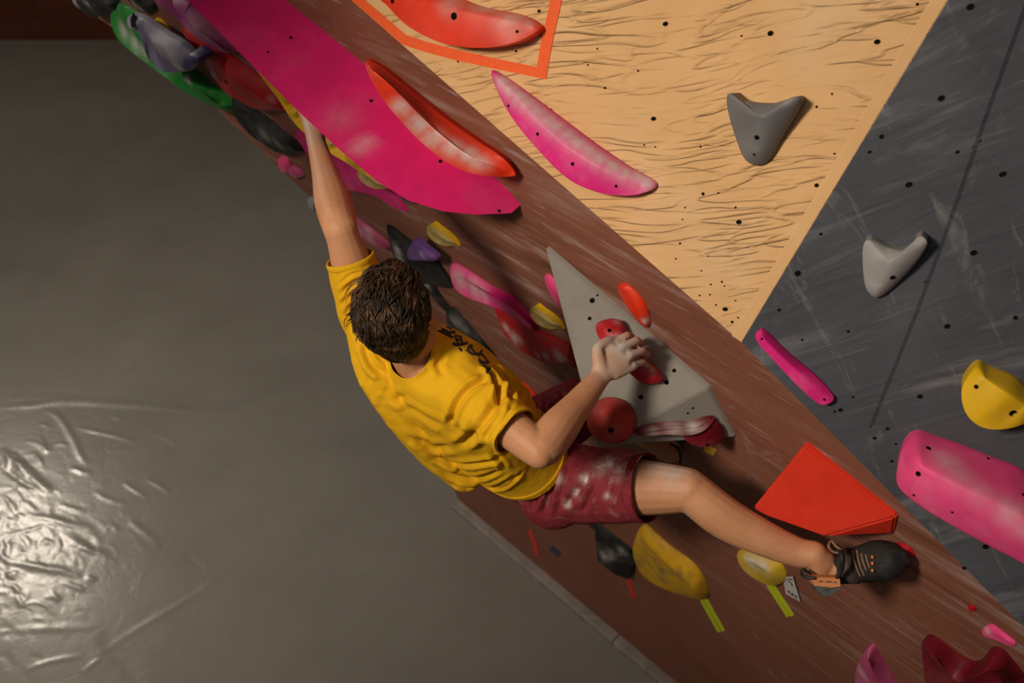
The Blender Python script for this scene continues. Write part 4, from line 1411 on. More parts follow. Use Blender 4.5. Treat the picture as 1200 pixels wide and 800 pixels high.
# thumb, lying along the jug and pressing the index finger
TH = [hpt(704, 432, 2.23), hpt(701, 417, 2.228), hpt(701, 408, 2.235), hpt(711, 400, 2.252), hpt(721, 397, 2.275)]
parts.append(limb(TH, [.020, .0165, .0138, .0118, .0092], seg=12, sub=4))
# --- left hand, hooked on the yellow hold behind the magenta wedge
MCL = [Wn(353, 130, 2.65), Wn(360, 127, 2.645), Wn(367, 127, 2.64), Wn(374, 129, 2.645)]
CARL = Wn(368, 149, 2.565)
parts.append(limb([LWr, CARL, CARL * .45 + (MCL[1] + MCL[2]) * .275], [.026, .030, .034], flat=(FW, [.85, .62, .45])))
for i, m in enumerate(MCL):
    st = CARL * .8 + m * .2 + (MCL[3] - MCL[0]) * ((i - 1.5) * .12)
    parts.append(limb([st, m], [.014, .0115], seg=10))
    a = m + FW * .045 + UPn * (.012 + .003 * (1.5 - abs(i - 1.5))) + RG * .012
    b_ = a + FW * .022 - UPn * .012 + RG * .014
    c = b_ + FW * .004 - UPn * .018 + RG * .010
    r = FR[i]
    parts.append(limb([m, (m + a) / 2, a, b_, c], [r * 1.1, r, r * 1.02, r * .9, r * .72], seg=10, sub=4))
parts.append(limb([CARL + RG * .008, Wn(379, 144, 2.60), Wn(383, 141, 2.65), Wn(381, 139, 2.69)], [.017, .0135, .0115, .009], seg=10))

body_me = fuse(parts, .0036, 5, 'body')


def skin_mat():
    m, t, b = nt('skin')
    v = coords(t)
    c = ramp(t, noise_n(t, v, 9, 5), [(.3, (.49, .225, .115)), (.7, (.60, .30, .16))])
    c = mix(t, ramp(t, noise_n(t, v, 34, 4, .6), [(.55, 0), (.8, .35)]), c, (.40, .15, .09))
    # freckles and fine hair
    vo = node(t, 'TexVoronoi'); vo.inputs['Scale'].default_value = 62
    t.links.new(v, vo.inputs['Vector'])
    c = mix(t, ramp(t, vo.outputs['Distance'], [(.05, .35), (.11, 0)]), c, (.25, .09, .05))
    a = node(t, 'Attribute', attribute_name='chalk')
    am = math_n(t, 'MULTIPLY', a.outputs['Fac'], ramp(t, noise_n(t, v, 60, 6, .7), [(.3, .45), (.6, 1)]))
    c = mix(t, am, c, (.52, .46, .42))
    t.links.new(c, b.inputs['Base Color'])
    b.inputs['Roughness'].default_value = .5
    b.inputs['Specular IOR Level'].default_value = .225
    b.inputs['Subsurface Weight'].default_value = .12
    b.inputs['Subsurface Radius'].default_value = (.012, .004, .002)
    b.inputs['Subsurface Scale'].default_value = .6
    nb = bump(t, b, noise_n(t, v, 190, 4), .25, .0012)
    bump(t, b, noise_n(t, v, 30, 3), .2, .003, nb)
    return m


def cloth_mat(name, lo, hi, chalk=0.0, weave=900):
    m, t, b = nt(name)
    v = coords(t)
    c = ramp(t, noise_n(t, v, 5, 5), [(.3, lo), (.7, hi)])
    if chalk:
        n1 = noise_n(t, coords(t, (1, 1, 1), (.4, .3, .2)), 17, 8, .72, 1.4)
        c = mix(t, ramp(t, n1, [(.56, 0), (.66, chalk * .5), (.75, chalk)]), c, (.55, .46, .45))
    a = node(t, 'Attribute', attribute_name='chalk')
    am = math_n(t, 'MULTIPLY', a.outputs['Fac'], ramp(t, noise_n(t, v, 45, 6, .7), [(.35, .15), (.6, 1)]))
    c = mix(t, am, c, (.6, .52, .5))
    t.links.new(c, b.inputs['Base Color'])
    b.inputs['Roughness'].default_value = .85
    b.inputs['Specular IOR Level'].default_value = .2
    nb = bump(t, b, noise_n(t, v, weave, 2), .25, .0006)
    bump(t, b, noise_n(t, v, 28, 4), .25, .004, nb)
    return m


M['skin'] = skin_mat()
M['shirt'] = cloth_mat('mustard_cotton', (.66, .35, .006), (.78, .44, .010))
M['shorts'] = cloth_mat('maroon_canvas', (.18, .018, .026), (.25, .028, .038), chalk=.45)
M['stitch'] = flat_mat('stitching', (.09, .015, .02), .8)

person = bpy.data.objects.new('person', None); COL.objects.link(person)
person.location = Vector(PV); person.empty_display_size = .2
tag(person, 'climber in a mustard yellow t-shirt and maroon shorts stretched across the brown wall', 'person')
bpy_update()


def to_person(me, name, mat, parent=None):
    for m in (mat if isinstance(mat, (list, tuple)) else [mat]): me.materials.append(m)
    for p in me.polygons: p.use_smooth = True
    me.transform(Matrix.Translation(-person.location))
    o = bpy.data.objects.new(name, me); COL.objects.link(o)
    o.parent = parent or person
    if parent is not None:
        o.location = (0, 0, 0)
    bpy_update()
    return o


body = to_person(body_me, 'body', M['skin'])
_bw = bvh_of(body)


def chalk_at(o, centers):
    co = vnp(o.data) + np.array(o.matrix_world.translation)
    val = np.zeros(len(co))
    for c, r, s in centers:
        d = np.linalg.norm(co - np.array(c), axis=1)
        val = np.maximum(val, s * np.exp(-(d / r) ** 2))
    at = o.data.attributes.get('chalk') or o.data.attributes.new('chalk', 'FLOAT', 'POINT')
    at.data.foreach_set('value', val)


def skin_pt(x, y, bv=None):
    h = (bv or _bw).ray_cast(CAM, ray(x, y).normalized())
    return np.array(h[0]) if h[0] is not None else Wn(x, y, 2.3)


chalk_at(body, [(m, .05, 1.1) for m in MC] + [(CARP, .05, .75), (hpt(*TIP[1]), .05, .8), (hpt(*TIP[3]), .05, .8)] + [(TH[2], .03, 1.0)] +
         [(LWr, .05, .5), (CARL, .06, .8)] + [(skin_pt(772, 545), .045, .75), (skin_pt(790, 552), .04, .8), (skin_pt(760, 540), .03, .5), (LE * .5 + LWr * .5, .05, .2)])

# --- t-shirt
sh = []
ex = .014
st = [(NK + SPI * .006, .078, .070), (C1 - SPI * .005, .150, .098), (C2, .182, .128), (C3, .176, .132), (C4, .166, .126), (C5 * .75 + C4 * .25, .176, .134), (C5 + SPI * .03, .176, .138)]
sh.append(loft([s[0] for s in st], [LAT * s[1] for s in st], [BACK * s[2] for s in st], 32, 5, power=.92))
sh.append(limb([NK + SPI * .03, NK * .45 + RS * .55 + SPI * .012, RS], [.062, .060, .068]))
sh.append(limb([NK + SPI * .03, NK * .45 + LS * .55 + SPI * .012, LS], [.062, .060, .066]))
su = unit(RE - RS)
RSL = RS + su * .17
sh.append(limb([RS * .65 + C2 * .35, RS, RS + su * .06, RS + su * .12, RSL, RSL + su * .05], [.088, .078, .070, .065, .062, .060]))
sl = unit(LE - LS)
LSL = LS + sl * .15
sh.append(limb([LS * .65 + C2 * .35, LS, LS + sl * .06, LS + sl * .11, LSL, LSL + sl * .05], [.088, .075, .068, .064, .060, .058]))
sh.append(limb([LS, Wn(434, 398, 2.27), Wn(447, 436, 2.28), Wn(477, 478, 2.32), Wn(512, 520, 2.40), Wn(545, 550, 2.46)], [.062, .056, .062, .066, .066, .06]))
shirt_me = fuse(sh, .004, 9, 't_shirt')
cut(shirt_me, RSL, su, .13)
cut(shirt_me, LSL, sl, .11)
HEMC = C5 * .30 + C4 * .70
hemn = unit(SPI + LAT * .0)
cut(shirt_me, HEMC, hemn)
cut(shirt_me, NK - SPI * .012 + fdir * .0, unit(-SPI + BACK * .25), .10)
wrinkle_noise(shirt_me, .0015, 22, LAT + SPI * .3, 2.5, 3)
SHC = [
    ([(572, 446), (560, 449), (548, 457), (536, 472), (530, 488), (527, 499)], .0075, .010),
    ([(600, 462), (587, 466), (578, 480), (562, 500), (547, 515), (536, 525)], .012, .012),
    ([(592, 476), (584, 492), (572, 508), (562, 522)], .008, .010), ([(600, 474), (594, 490), (582, 508)], .006, .007),
    ([(578, 452), (584, 462), (586, 474)], .007, .009), ([(566, 470), (558, 486), (550, 500)], .008, .006),
    ([(566, 428), (578, 444), (586, 466)], .007, .014), ([(578, 428), (592, 446), (600, 470)], .007, .015),
    ([(590, 434), (604, 452), (612, 478)], .007, .016), ([(601, 443), (615, 462), (622, 490)], .007, .016),
    ([(612, 453), (624, 470), (629, 494)], .007, .013), ([(584, 420), (597, 435), (608, 452)], .005, .007),
    ([(494, 522), (515, 538), (545, 544), (575, 540), (590, 534)], .010, .010),
    ([(506, 540), (527, 556), (556, 560), (590, 550)], .009, .010),
    ([(530, 566), (552, 573), (580, 570), (608, 554)], .008, .008),
    ([(545, 576), (568, 578), (594, 568), (612, 552)], .006, .006),
    ([(590, 522), (604, 536), (612, 548)], .008, .008), ([(575, 528), (586, 540), (592, 550)], .007, .005),
    ([(449, 453), (462, 466), (478, 464)], .011, .008), ([(444, 460), (456, 480), (474, 496), (498, 506)], .014, .008),
    ([(485, 512), (506, 524), (530, 523)], .012, .009), ([(480, 440), (500, 452), (520, 470), (530, 486)], .014, .005),
    ([(430, 440), (440, 458), (452, 474)], .013, .006), ([(414, 410), (424, 436), (434, 452)], .013, .006),
    ([(425, 400), (434, 425), (450, 440)], .008, .009), ([(500, 425), (498, 440), (506, 452)], .009, .006), ([(520, 412), (514, 428), (520, 440)], .008, .006),
    ([(400, 347), (410, 335), (425, 327), (440, 325)], .006, .008), ([(401, 358), (412, 344), (428, 336)], .006, .008),
    ([(404, 372), (414, 356), (430, 346)], .006, .007), ([(398, 334), (412, 322), (436, 317)], .004, .003),
    ([(470, 470), (500, 490), (520, 500)], .016, .006), ([(455, 490), (480, 512), (500, 522)], .012, .006),
]
SHC = [(p_, w_, a_ * (.7 if min(q[0] for q in p_) < 560 and max(q[0] for q in p_) < 600 and max(q[1] for q in p_) > 440 and w_ > .0075 else 1)) for p_, w_, a_ in SHC]
creases(shirt_me, SHC)


def thicken(me, t_):
    o = bpy.data.objects.new('tmp', me); COL.objects.link(o)
    s = o.modifiers.new('s', 'SOLIDIFY'); s.thickness = t_; s.offset = -1
    dg = bpy.context.evaluated_depsgraph_get()
    out = bpy.data.meshes.new_from_object(o.evaluated_get(dg)); bpy.data.objects.remove(o)
    out.name = me.name
    return out


shirt_me = thicken(shirt_me, .0022)
shirt = to_person(shirt_me, 't_shirt', M['shirt'])
SBV = bvh_of(shirt)
# sleeve hem, sleeve cuff seam and collar rib
def band(name, c, n, r_in, tube, parent, mat, seg=64, probe=.2, off=.0):
    """a rib that follows the surface where a plane cuts it"""
    n = unit(np.array(n)); a = unit(np.cross(n, [.2, .3, .9])); b_ = np.cross(n, a)
    ring = []
    pbv = bvh_of(parent)
    for k in range(seg):
        t_ = 2 * math.pi * k / seg
        d = a * math.cos(t_) + b_ * math.sin(t_)
        src = Vector(np.array(c) + d * probe)
        h = pbv.ray_cast(src, Vector(-d), probe)
        ring.append(np.array(h[0]) + d * off if h[0] is not None else None)
    good = [q for q in ring if q is not None]
    if len(good) < seg * .6: return None
    rr = [np.linalg.norm(q - np.array(c)) if q is not None else None for q in ring]
    med = sorted(x for x in rr if x)[len(good) // 2]
    R = []
    for k in range(seg):
        t_ = 2 * math.pi * k / seg
        d = a * math.cos(t_) + b_ * math.sin(t_)
        x = rr[k] if rr[k] is not None and abs(rr[k] - med) < med * .6 else med
        R.append((x, d))
    xs_ = np.array([q[0] for q in R])
    for _ in range(2): xs_ = (np.roll(xs_, 1) + xs_ * 2 + np.roll(xs_, -1)) / 4
    V, F = [], []
    ts = 8
    for k in range(seg):
        cc = np.array(c) + R[k][1] * xs_[k]
        for j in range(ts):
            u = 2 * math.pi * j / ts
            V.append(Vector(cc + R[k][1] * (tube[0] * math.cos(u)) + n * (tube[1] * math.sin(u))))
    for k in range(seg):
        k2 = (k + 1) % seg
        for j in range(ts):
            j2 = (j + 1) % ts
            F.append((k * ts + j, k * ts + j2, k2 * ts + j2, k2 * ts + j))
    return mesh_obj(name, V, F, mat, parent)


for nm, c, n, tb in (('sleeve_hem', RSL - su * .009, su, (.0018, .009)), ('sleeve_hem', LSL - sl * .008, sl, (.0018, .008)),
                     ('collar', NK - SPI * .016 + BACK * .0, unit(-SPI + BACK * .25), (.0025, .008)), ('bottom_hem', HEMC - hemn * .011, hemn, (.0018, .010))):
    band(nm, c, n, 0, tb, shirt, M['shirt'], probe=.2 if nm != 'bottom_hem' else .3)

# black print across the chest, seen over the shoulder
def Zp(x, y): return (500 + x * 90 / 847, 365 + y * 85 / 800)
strokes = [([(95, 150), (150, 165), (215, 190), (262, 215)], 3.6), ([(120, 185), (180, 215), (240, 245), (270, 262)], 3.6), ([(100, 140), (110, 175), (130, 200)], 2.6),
           ([(262, 215), (280, 235), (300, 238)], 1.6), ([(285, 210), (305, 222), (318, 236)], 1.3), ([(240, 262), (270, 280), (300, 285)], 1.6),
           ([(285, 350), (330, 368), (390, 362), (450, 345)], 2.4), ([(320, 255), (325, 300), (345, 345), (355, 360)], 2.0), ([(365, 270), (378, 310), (392, 350)], 1.8),
           ([(310, 268), (350, 272), (390, 280)], 1.5), ([(330, 310), (360, 312), (385, 320)], 1.4), ([(355, 400), (372, 418), (385, 438)], 1.7), ([(425, 428), (440, 434)], 1.0),
           ([(490, 365), (470, 385), (455, 415), (470, 448), (510, 470), (545, 468)], 1.8), ([(505, 370), (490, 395), (505, 425), (550, 470), (570, 490)], 1.6),
           ([(545, 470), (580, 460), (605, 440), (595, 425)], 1.8), ([(570, 490), (600, 470), (620, 480)], 1.6), ([(575, 520), (590, 555), (630, 572), (665, 565), (690, 555)], 1.9),
           ([(620, 480), (645, 510), (665, 545), (690, 560)], 1.4), ([(595, 545), (625, 560), (650, 555)], 1.3),
           ([(615, 595), (650, 610), (690, 618), (700, 640)], 1.5), ([(700, 620), (670, 655), (655, 668)], 1.5), ([(655, 668), (690, 680), (715, 695)], 1.6), ([(650, 640), (680, 640)], 1.2)]
for s_, w_ in strokes:
    ribbon('print_stroke', SBV, [Zp(*q) for q in s_], w_ * (1.35 if w_ < 3 else 1.7), M['ink'], parent=shirt, lift=.0012, n=5)

# --- shorts
sp_ = []
sp_.append(loft([C4 + SPI * .0, C4 * .4 + C5 * .6, C5, C5 + SPI * .06, C5 + SPI * .1], [LAT * .148, LAT * .158, LAT * .170, LAT * .16, LAT * .12], [BACK * .106, BACK * .115, BACK * .125, BACK * .12, BACK * .09], 28, 5))
tr = unit(RK - RH); tl = unit(LK - LH)
RHM = RH + (RK - RH) * .70
sp_.append(limb([RH - tr * .05, RH, RH + (RK - RH) * .35, RH + (RK - RH) * .6, RHM, RHM + tr * .05], [.100, .112, .104, .094, .092, .09]))
LHM = LH + (LK - LH) * .8
sp_.append(limb([LH - tl * .05, LH, LH + (LK - LH) * .35, LH + (LK - LH) * .6, LHM, LHM + tl * .05], [.1, .106, .100, .092, .088, .086]))
sp_.append(ellipsoid(RH + BACK * .045, [LAT * .098, BACK * .09, SPI * .105]))
sp_.append(ellipsoid(LH + BACK * .045, [LAT * .098, BACK * .09, SPI * .105]))
shorts_me = fuse(sp_, .0055, 7, 'shorts')
cut(shorts_me, RHM, tr, .16)
cut(shorts_me, LHM, tl, .14)
wrinkle_noise(shorts_me, .003, 18, UPn, 2.5, 9)
SOC = [([(628, 551), (618, 568), (606, 584)], .008, .009), ([(645, 545), (634, 570), (622, 597)], .008, .009), ([(655, 545), (646, 572), (638, 602)], .009, .010),
       ([(668, 540), (662, 565), (654, 600)], .008, .008), ([(692, 560), (676, 575), (660, 596)], .009, .009), ([(706, 536), (690, 552), (680, 566)], .010, .008),
       ([(722, 569), (718, 580), (714, 590)], .006, .006), ([(700, 568), (690, 585), (684, 600)], .007, .006), ([(664, 566), (695, 566), (727, 567)], .0025, .0025),
       ([(600, 578), (590, 588), (580, 590)], .007, .006), ([(612, 566), (602, 580), (590, 594)], .007, .006), ([(636, 470), (642, 490), (646, 505)], .007, .006),
       ([(626, 462), (632, 480), (634, 498)], .007, .006), ([(650, 452), (664, 468), (676, 474)], .008, .005), ([(680, 530), (700, 528), (730, 530)], .007, .005), ([(736, 545), (733, 570), (730, 595)], .006, .003)]
creases(shorts_me, SOC)
shorts_me = thicken(shorts_me, .0025)
shorts = to_person(shorts_me, 'shorts', M['shorts'])
_sb = bvh_of(shorts)
chalk_at(shorts, [(skin_pt(x, y, _sb), r, s) for x, y, r, s in [(750, 537, .022, 1.2), (751, 560, .016, 1.0), (753, 580, .012, .9), (712, 541, .020, 1.2), (700, 548, .02, .8), (686, 562, .014, 1.3),
    (676, 576, .013, 1.0), (664, 590, .013, 1.0), (730, 548, .025, .7), (655, 562, .014, .9), (648, 562, .012, .8), (622, 574, .012, .7), (608, 583, .012, .7), (712, 582, .010, .8)]])
band('leg_hem', RHM - tr * .014, tr, 0, (.0018, .013), shorts, M['shorts'], probe=.22)
band('leg_hem', LHM - tl * .014, tl, 0, (.0018, .013), shorts, M['shorts'], probe=.2)

# --- hair: scalp cap with combed locks
capp = []
capp.append(ellipsoid(hc + head_up * .022 - fdir * .012, [hlat * .083, fdir * .094, head_up * .093], 32, 20))
capp.append(ellipsoid(hc - fdir * .030 - head_up * .024, [hlat * .063, fdir * .064, head_up * .060], 28, 18))
capp.append(ellipsoid(hc + head_up * .056 + fdir * .040, [hlat * .074, fdir * .068, head_up * .050], 28, 18))
capp.append(ellipsoid(hc + head_up * .030 + fdir * .020, [hlat * .083, fdir * .060, head_up * .050], 28, 18))
hair_me = fuse(capp, .0036, 6, 'hair')
# carve the ears and nape free
co = vnp(hair_me)
wr = np.zeros(len(co)); no_ = nnp(hair_me)
for i, c in enumerate(co):
    q = c - hc
    u_, v_, w_ = q @ hlat, q @ fdir, q @ head_up
    th = math.atan2(u_, v_)
    wr[i] = .0022 * mnoise.noise(Vector((th * 9, w_ * 26, 0))) + .002 * mnoise.noise(Vector((th * 26, w_ * 14 + u_ * 20, 4)))
co += no_ * wr[:, None]; vset(hair_me, co)


def hair_mat():
    m, t, b = nt('dark_brown_hair')
    v = coords(t)
    c = ramp(t, noise_n(t, v, 26, 5, .65), [(.35, (.012, .007, .004)), (.52, (.04, .021, .010)), (.68, (.17, .09, .042))])
    t.links.new(c, b.inputs['Base Color'])
    b.inputs['Roughness'].default_value = .5
    b.inputs['Specular IOR Level'].default_value = .22
    return m


M['hair'] = hair_mat()
HBV = BVHTree.FromPolygons([v.co.copy() for v in hair_me.vertices], [tuple(p.vertices) for p in hair_me.polygons])
LV, LF = [], []
rg = random.Random(11)
whorl = unit(head_up * .78 - fdir * .62 + hlat * .12)


def lock(path, r0, seg=4):
    b0 = len(LV)
    n = len(path)
    for i in range(n):
        d = unit(path[min(i + 1, n - 1)] - path[max(i - 1, 0)])
        out = unit(path[i] - hc); sd = unit(np.cross(d, out)); up_ = np.cross(sd, d)
        t_ = i / (n - 1)
        r = r0 * (1 - t_ ** 2.2) + .0001
        for k in range(seg):
            a = 2 * math.pi * k / seg
            LV.append(path[i] + sd * r * 1.5 * math.cos(a) + up_ * r * math.sin(a))
    for i in range(n - 1):
        for k in range(seg):
            j = (k + 1) % seg
            LF.append((b0 + i * seg + k, b0 + i * seg + j, b0 + (i + 1) * seg + j, b0 + (i + 1) * seg + k))


cnt = 0
while cnt < 4200:
    dv = unit(np.array([rg.gauss(0, 1) for _ in range(3)]))
    e = (dv @ head_up, dv @ fdir, dv @ hlat)
    if e[0] < -.62 or (e[1] > .45 and e[0] < .35): continue
    if e[0] < 0 and abs(e[2]) > .75 and e[1] > -.15: continue
    h = HBV.ray_cast(Vector(hc + dv * .25), Vector(-dv), .3)
    if h[0] is None: continue
    top = max(0, e[0])
    L = .013 + .046 * top ** 1.3 + rg.random() * .01
    # combing direction: long top combed back and to the left, short sides pointing down
    g = -fdir * (.9 * top + .12) - head_up * (1.0 * (1 - top)) - hlat * (.45 * top)
    g = g - dv * (g @ dv)
    fl = np.array([mnoise.noise(Vector(dv * 5.5) + Vector((k * 11.0, 0, 0))) for k in range(3)])
    g = unit(unit(g) + fl * (.35 + 1.3 * top) + np.array([rg.gauss(0, .16) for _ in range(3)]))
    g = unit(g - dv * (g @ dv))
    swirl = np.cross(dv, g) * rg.gauss(.15, .35)
    p = np.array(h[0]) - dv * .001
    path = [p]
    lift = .001 + .004 * top * rg.random() + .011 * top * max(0, .4 + mnoise.noise(Vector(dv * 6.5) + Vector((5, 5, 5))) * 1.6)
    n = 6
    for s_ in range(1, n):
        g2 = unit(g + swirl * s_ / n)
        q = path[-1] + g2 * L / (n - 1)
        qd = unit(q - hc)
        hh = HBV.ray_cast(Vector(hc + qd * .25), Vector(-qd), .3)
        if hh[0] is not None:
            base = np.array(hh[0]); q = base + qd * (lift * math.sin(math.pi * min(1, s_ / n * 1.05)) + .0008)
        path.append(q)
    lock(path, .0009 + .0009 * rg.random() + .0006 * top)
    cnt += 1
# long loose strands falling forward off the top
def strand(px, r=.0007):
    P = catmull(px, 5)
    lock([Wn(*q) for q in P], r)
for px in [
    [(440, 326, 2.03), (425, 327, 2.02), (410, 336, 2.02), (402, 350, 2.03)], [(438, 332, 2.02), (424, 333, 2.01), (412, 341, 2.01), (405, 356, 2.03)],
    [(442, 322, 2.03), (428, 323, 2.02), (414, 331, 2.02), (404, 345, 2.03)], [(436, 338, 2.01), (424, 342, 2.01), (416, 350, 2.02), (410, 362, 2.03)],
    [(424, 370, 2.01), (414, 366, 2.01), (407, 370, 2.02), (404, 378, 2.03), (406, 386, 2.04)], [(424, 376, 2.01), (414, 374, 2.01), (408, 377, 2.02), (406, 385, 2.04)],
    [(426, 380, 2.01), (416, 376, 2.01), (409, 379, 2.02), (407, 384, 2.03)], [(425, 366, 2.01), (414, 369, 2.01), (405, 369, 2.02)],
    [(428, 345, 2.0), (418, 352, 2.0), (414, 364, 2.01)], [(430, 350, 2.0), (420, 360, 2.0), (416, 372, 2.01)], [(430, 392, 2.01), (420, 394, 2.02), (416, 402, 2.03)]]:
    for k in range(3):
        strand([(x + rg.uniform(-1.2, 1.2), y + rg.uniform(-1.2, 1.2), d) for x, y, d in px], .0006 + .0004 * rg.random())
b0 = len(hair_me.vertices)
Vall = [tuple(v.co) for v in hair_me.vertices] + [tuple(q) for q in LV]
Fall = [tuple(p.vertices) for p in hair_me.polygons] + [tuple(i + b0 for i in f) for f in LF]
hm = bpy.data.meshes.new('hair'); hm.from_pydata(Vall, [], Fall); hm.update()
hair = to_person(hm, 'hair', M['hair'])
# eyes
M['eyewhite'] = flat_mat('eye_white', (.7, .68, .64), .2); M['iris'] = flat_mat('iris_brown', (.06, .03, .015), .15)
for sg in (-1, 1):
    ec = hc + fdir * .082 + head_up * .006 + hlat * sg * .031
    v, f = ellipsoid(ec, [hlat * .0125, fdir * .0125, head_up * .0125], 16, 10)
    eo = mesh_obj('eye', [Vector(q) for q in v], f, M['eyewhite'], person)
    v, f = ellipsoid(ec + fdir * .0095, [hlat * .0055, fdir * .0036, head_up * .0055], 12, 8)
    mesh_obj('iris', [Vector(q) for q in v], f, M['iris'], eo)
    # eyebrow
    v, f = limb([hc + fdir * .089 + head_up * .026 + hlat * sg * .012, hc + fdir * .090 + head_up * .031 + hlat * sg * .028, hc + fdir * .080 + head_up * .027 + hlat * sg * .046], [.003, .0034, .0018], seg=8)
    mesh_obj('eyebrow', [Vector(q) for q in v], f, M['hair'], person)

# --- climbing shoes
M['rubber'] = hold_mat('black_shoe_rubber', (.013, .013, .014), .5, .12, 14, .2)
M['rubber_grey'] = hold_mat('dusty_grey_rubber', (.07, .07, .075), .6, .5, 14, .2)
M['upper'] = hold_mat('black_shoe_upper', (.02, .017, .016), .7, .08, 14, .2)
M['strap'] = hold_mat('dark_brown_strap', (.06, .042, .036), .6, .1, 20, .2)
M['tan'] = flat_mat('orange_tan_leather', (.55, .2, .07), .6)
M['linen'] = flat_mat('tan_lining', (.30, .17, .08), .8)
M['eyelet'] = flat_mat('orange_eyelet', (.8, .17, .03), .5)


def shoe(heel, toe, up, ankle, label, detail=True):
    """climbing shoe: snug rubber shell, heel cup, strap, pull loops"""
    ax = unit(toe - heel); up = unit(up - ax * (up @ ax)); sd = np.cross(ax, up)
    L = np.linalg.norm(toe - heel)
    root = bpy.data.objects.new('climbing_shoe', None); COL.objects.link(root)
    root.parent = person
    root.location = Vector(heel) - person.location
    root['label'] = label
    bpy_update()
    P = lambda a, b_, c: heel + ax * (a * L) + sd * b_ + up * c
    shell = [loft([P(-.03, 0, -.004), P(.08, 0, -.002), P(.30, 0, .0), P(.55, 0, .002), P(.78, 0, -.002), P(.95, .004, -.008), P(1.03, .006, -.012)],
                  [sd * .022, sd * .032, sd * .035, sd * .043, sd * .047, sd * .036, sd * .018],
                  [up * .030, up * .037, up * .040, up * .036, up * .028, up * .020, up * .012], 24, 5)]
    sm = fuse(shell, .003, 4, 'shell')
    # opening for the ankle
    bmm = bmesh.new(); bmm.from_mesh(sm)
    an = unit(ankle - heel)
    opn = P(.02, 0, .030)
    rem = [v for v in bmm.verts if np.linalg.norm((np.array(v.co) - opn) - ax * (((np.array(v.co) - opn) @ ax) * .35)) < .034]
    bmesh.ops.delete(bmm, geom=rem, context='VERTS'); bmm.to_mesh(sm); bmm.free()
    sm.transform(Matrix.Translation(-Vector(heel))); sm.materials.append(M['upper'])
    for p in sm.polygons: p.use_smooth = True
    so = bpy.data.objects.new('upper', sm); COL.objects.link(so); so.parent = root
    bpy_update()
    def child(nm, v, f, mat, par=root):
        return mesh_obj(nm, [Vector(q) for q in v], f, mat, par)
    # sole rubber and toe cap
    v, f = loft([P(-.02, 0, -.026), P(.2, 0, -.026), P(.5, 0, -.028), P(.8, 0, -.026), P(1.03, .006, -.026)],
                [sd * .022, sd * .034, sd * .042, sd * .048, sd * .022], [up * .006] * 5, 20, 5)
    child('sole', v, f, M['rubber'])
    v, f = loft([P(.70, .002, -.004), P(.82, .004, -.006), P(.95, .005, -.010), P(1.05, .007, -.014)],
                [sd * .0495, sd * .0485, sd * .039, sd * .018], [up * .033, up * .0285, up * .0225, up * .012], 24, 5)
    child('toe_cap', v, f, M['rubber'])
    # heel cup
    v, f = loft([P(-.065, 0, -.006), P(-.02, 0, -.006), P(.10, 0, -.008)], [sd * .018, sd * .029, sd * .033], [up * .024, up * .031, up * .032], 20, 5)
    child('heel_cup', v, f, M['rubber_grey'])
    return root, P, sd, up, ax, so


upR = unit(-FW * .75 + UPn * .25 - RG * .35)
TOE2 = Wn(1052, 650, 2.16); HEEL2 = Wn(962, 672, 2.255)
# the foot lies with its inner side up; the dorsum faces the camera
root, P, sd, upv, axv, so = shoe(HEEL2, TOE2, upR, RA, 'black climbing shoe with orange eyelets and tan heel band')
UB = bvh_of(so)


def shoe_rib(nm, pts, w, mat, par=root, lift=.0015, n=6):
    return ribbon(nm, UB, pts, w, mat, parent=par, lift=lift, n=n)


# strap over the instep
vv, ff = loft([P(.33, 0, .003), P(.37, 0, .003), P(.44, 0, .003), P(.48, 0, .003)], [sd * .036, sd * .042, sd * .0445, sd * .038], [upv * .038, upv * .0435, upv * .042, upv * .036], 28, 3, cap=False)
mesh_obj('strap', [Vector(q) for q in vv], ff, M['strap'], root)
# tongue and laces
vv, ff = loft([P(.50, 0, .020), P(.62, 0, .020), P(.70, 0, .016)], [sd * .022, sd * .022, sd * .018], [upv * .020, upv * .018, upv * .014], 16, 4)
mesh_obj('tongue', [Vector(q) for q in vv], ff, M['upper'], root)
for k in range(4):
    a = .53 + k * .045
    vv, ff = limb([P(a, -.030, .030 - k * .003), P(a + .01, 0, .0445 - k * .0035), P(a, .030, .030 - k * .003)], [.002, .002, .002], seg=6)
    mesh_obj('lace', [Vector(q) for q in vv], ff, M['linen'], root)
for (x, y) in [(1022.5, 653), (1022.5, 660), (1022.5, 667.5)]:
    h = UB.ray_cast(CAM, ray(x, y).normalized())
    if h[0] is not None:
        nr = h[1] if h[1].dot(ray(x, y)) < 0 else -h[1]
        vv, ff = ellipsoid(np.array(h[0]) + np.array(nr) * .006, [RG * .0042, UPn * .0042, FW * .004], 10, 6)
        mesh_obj('eyelet', [Vector(q) for q in vv], ff, M['eyelet'], root)
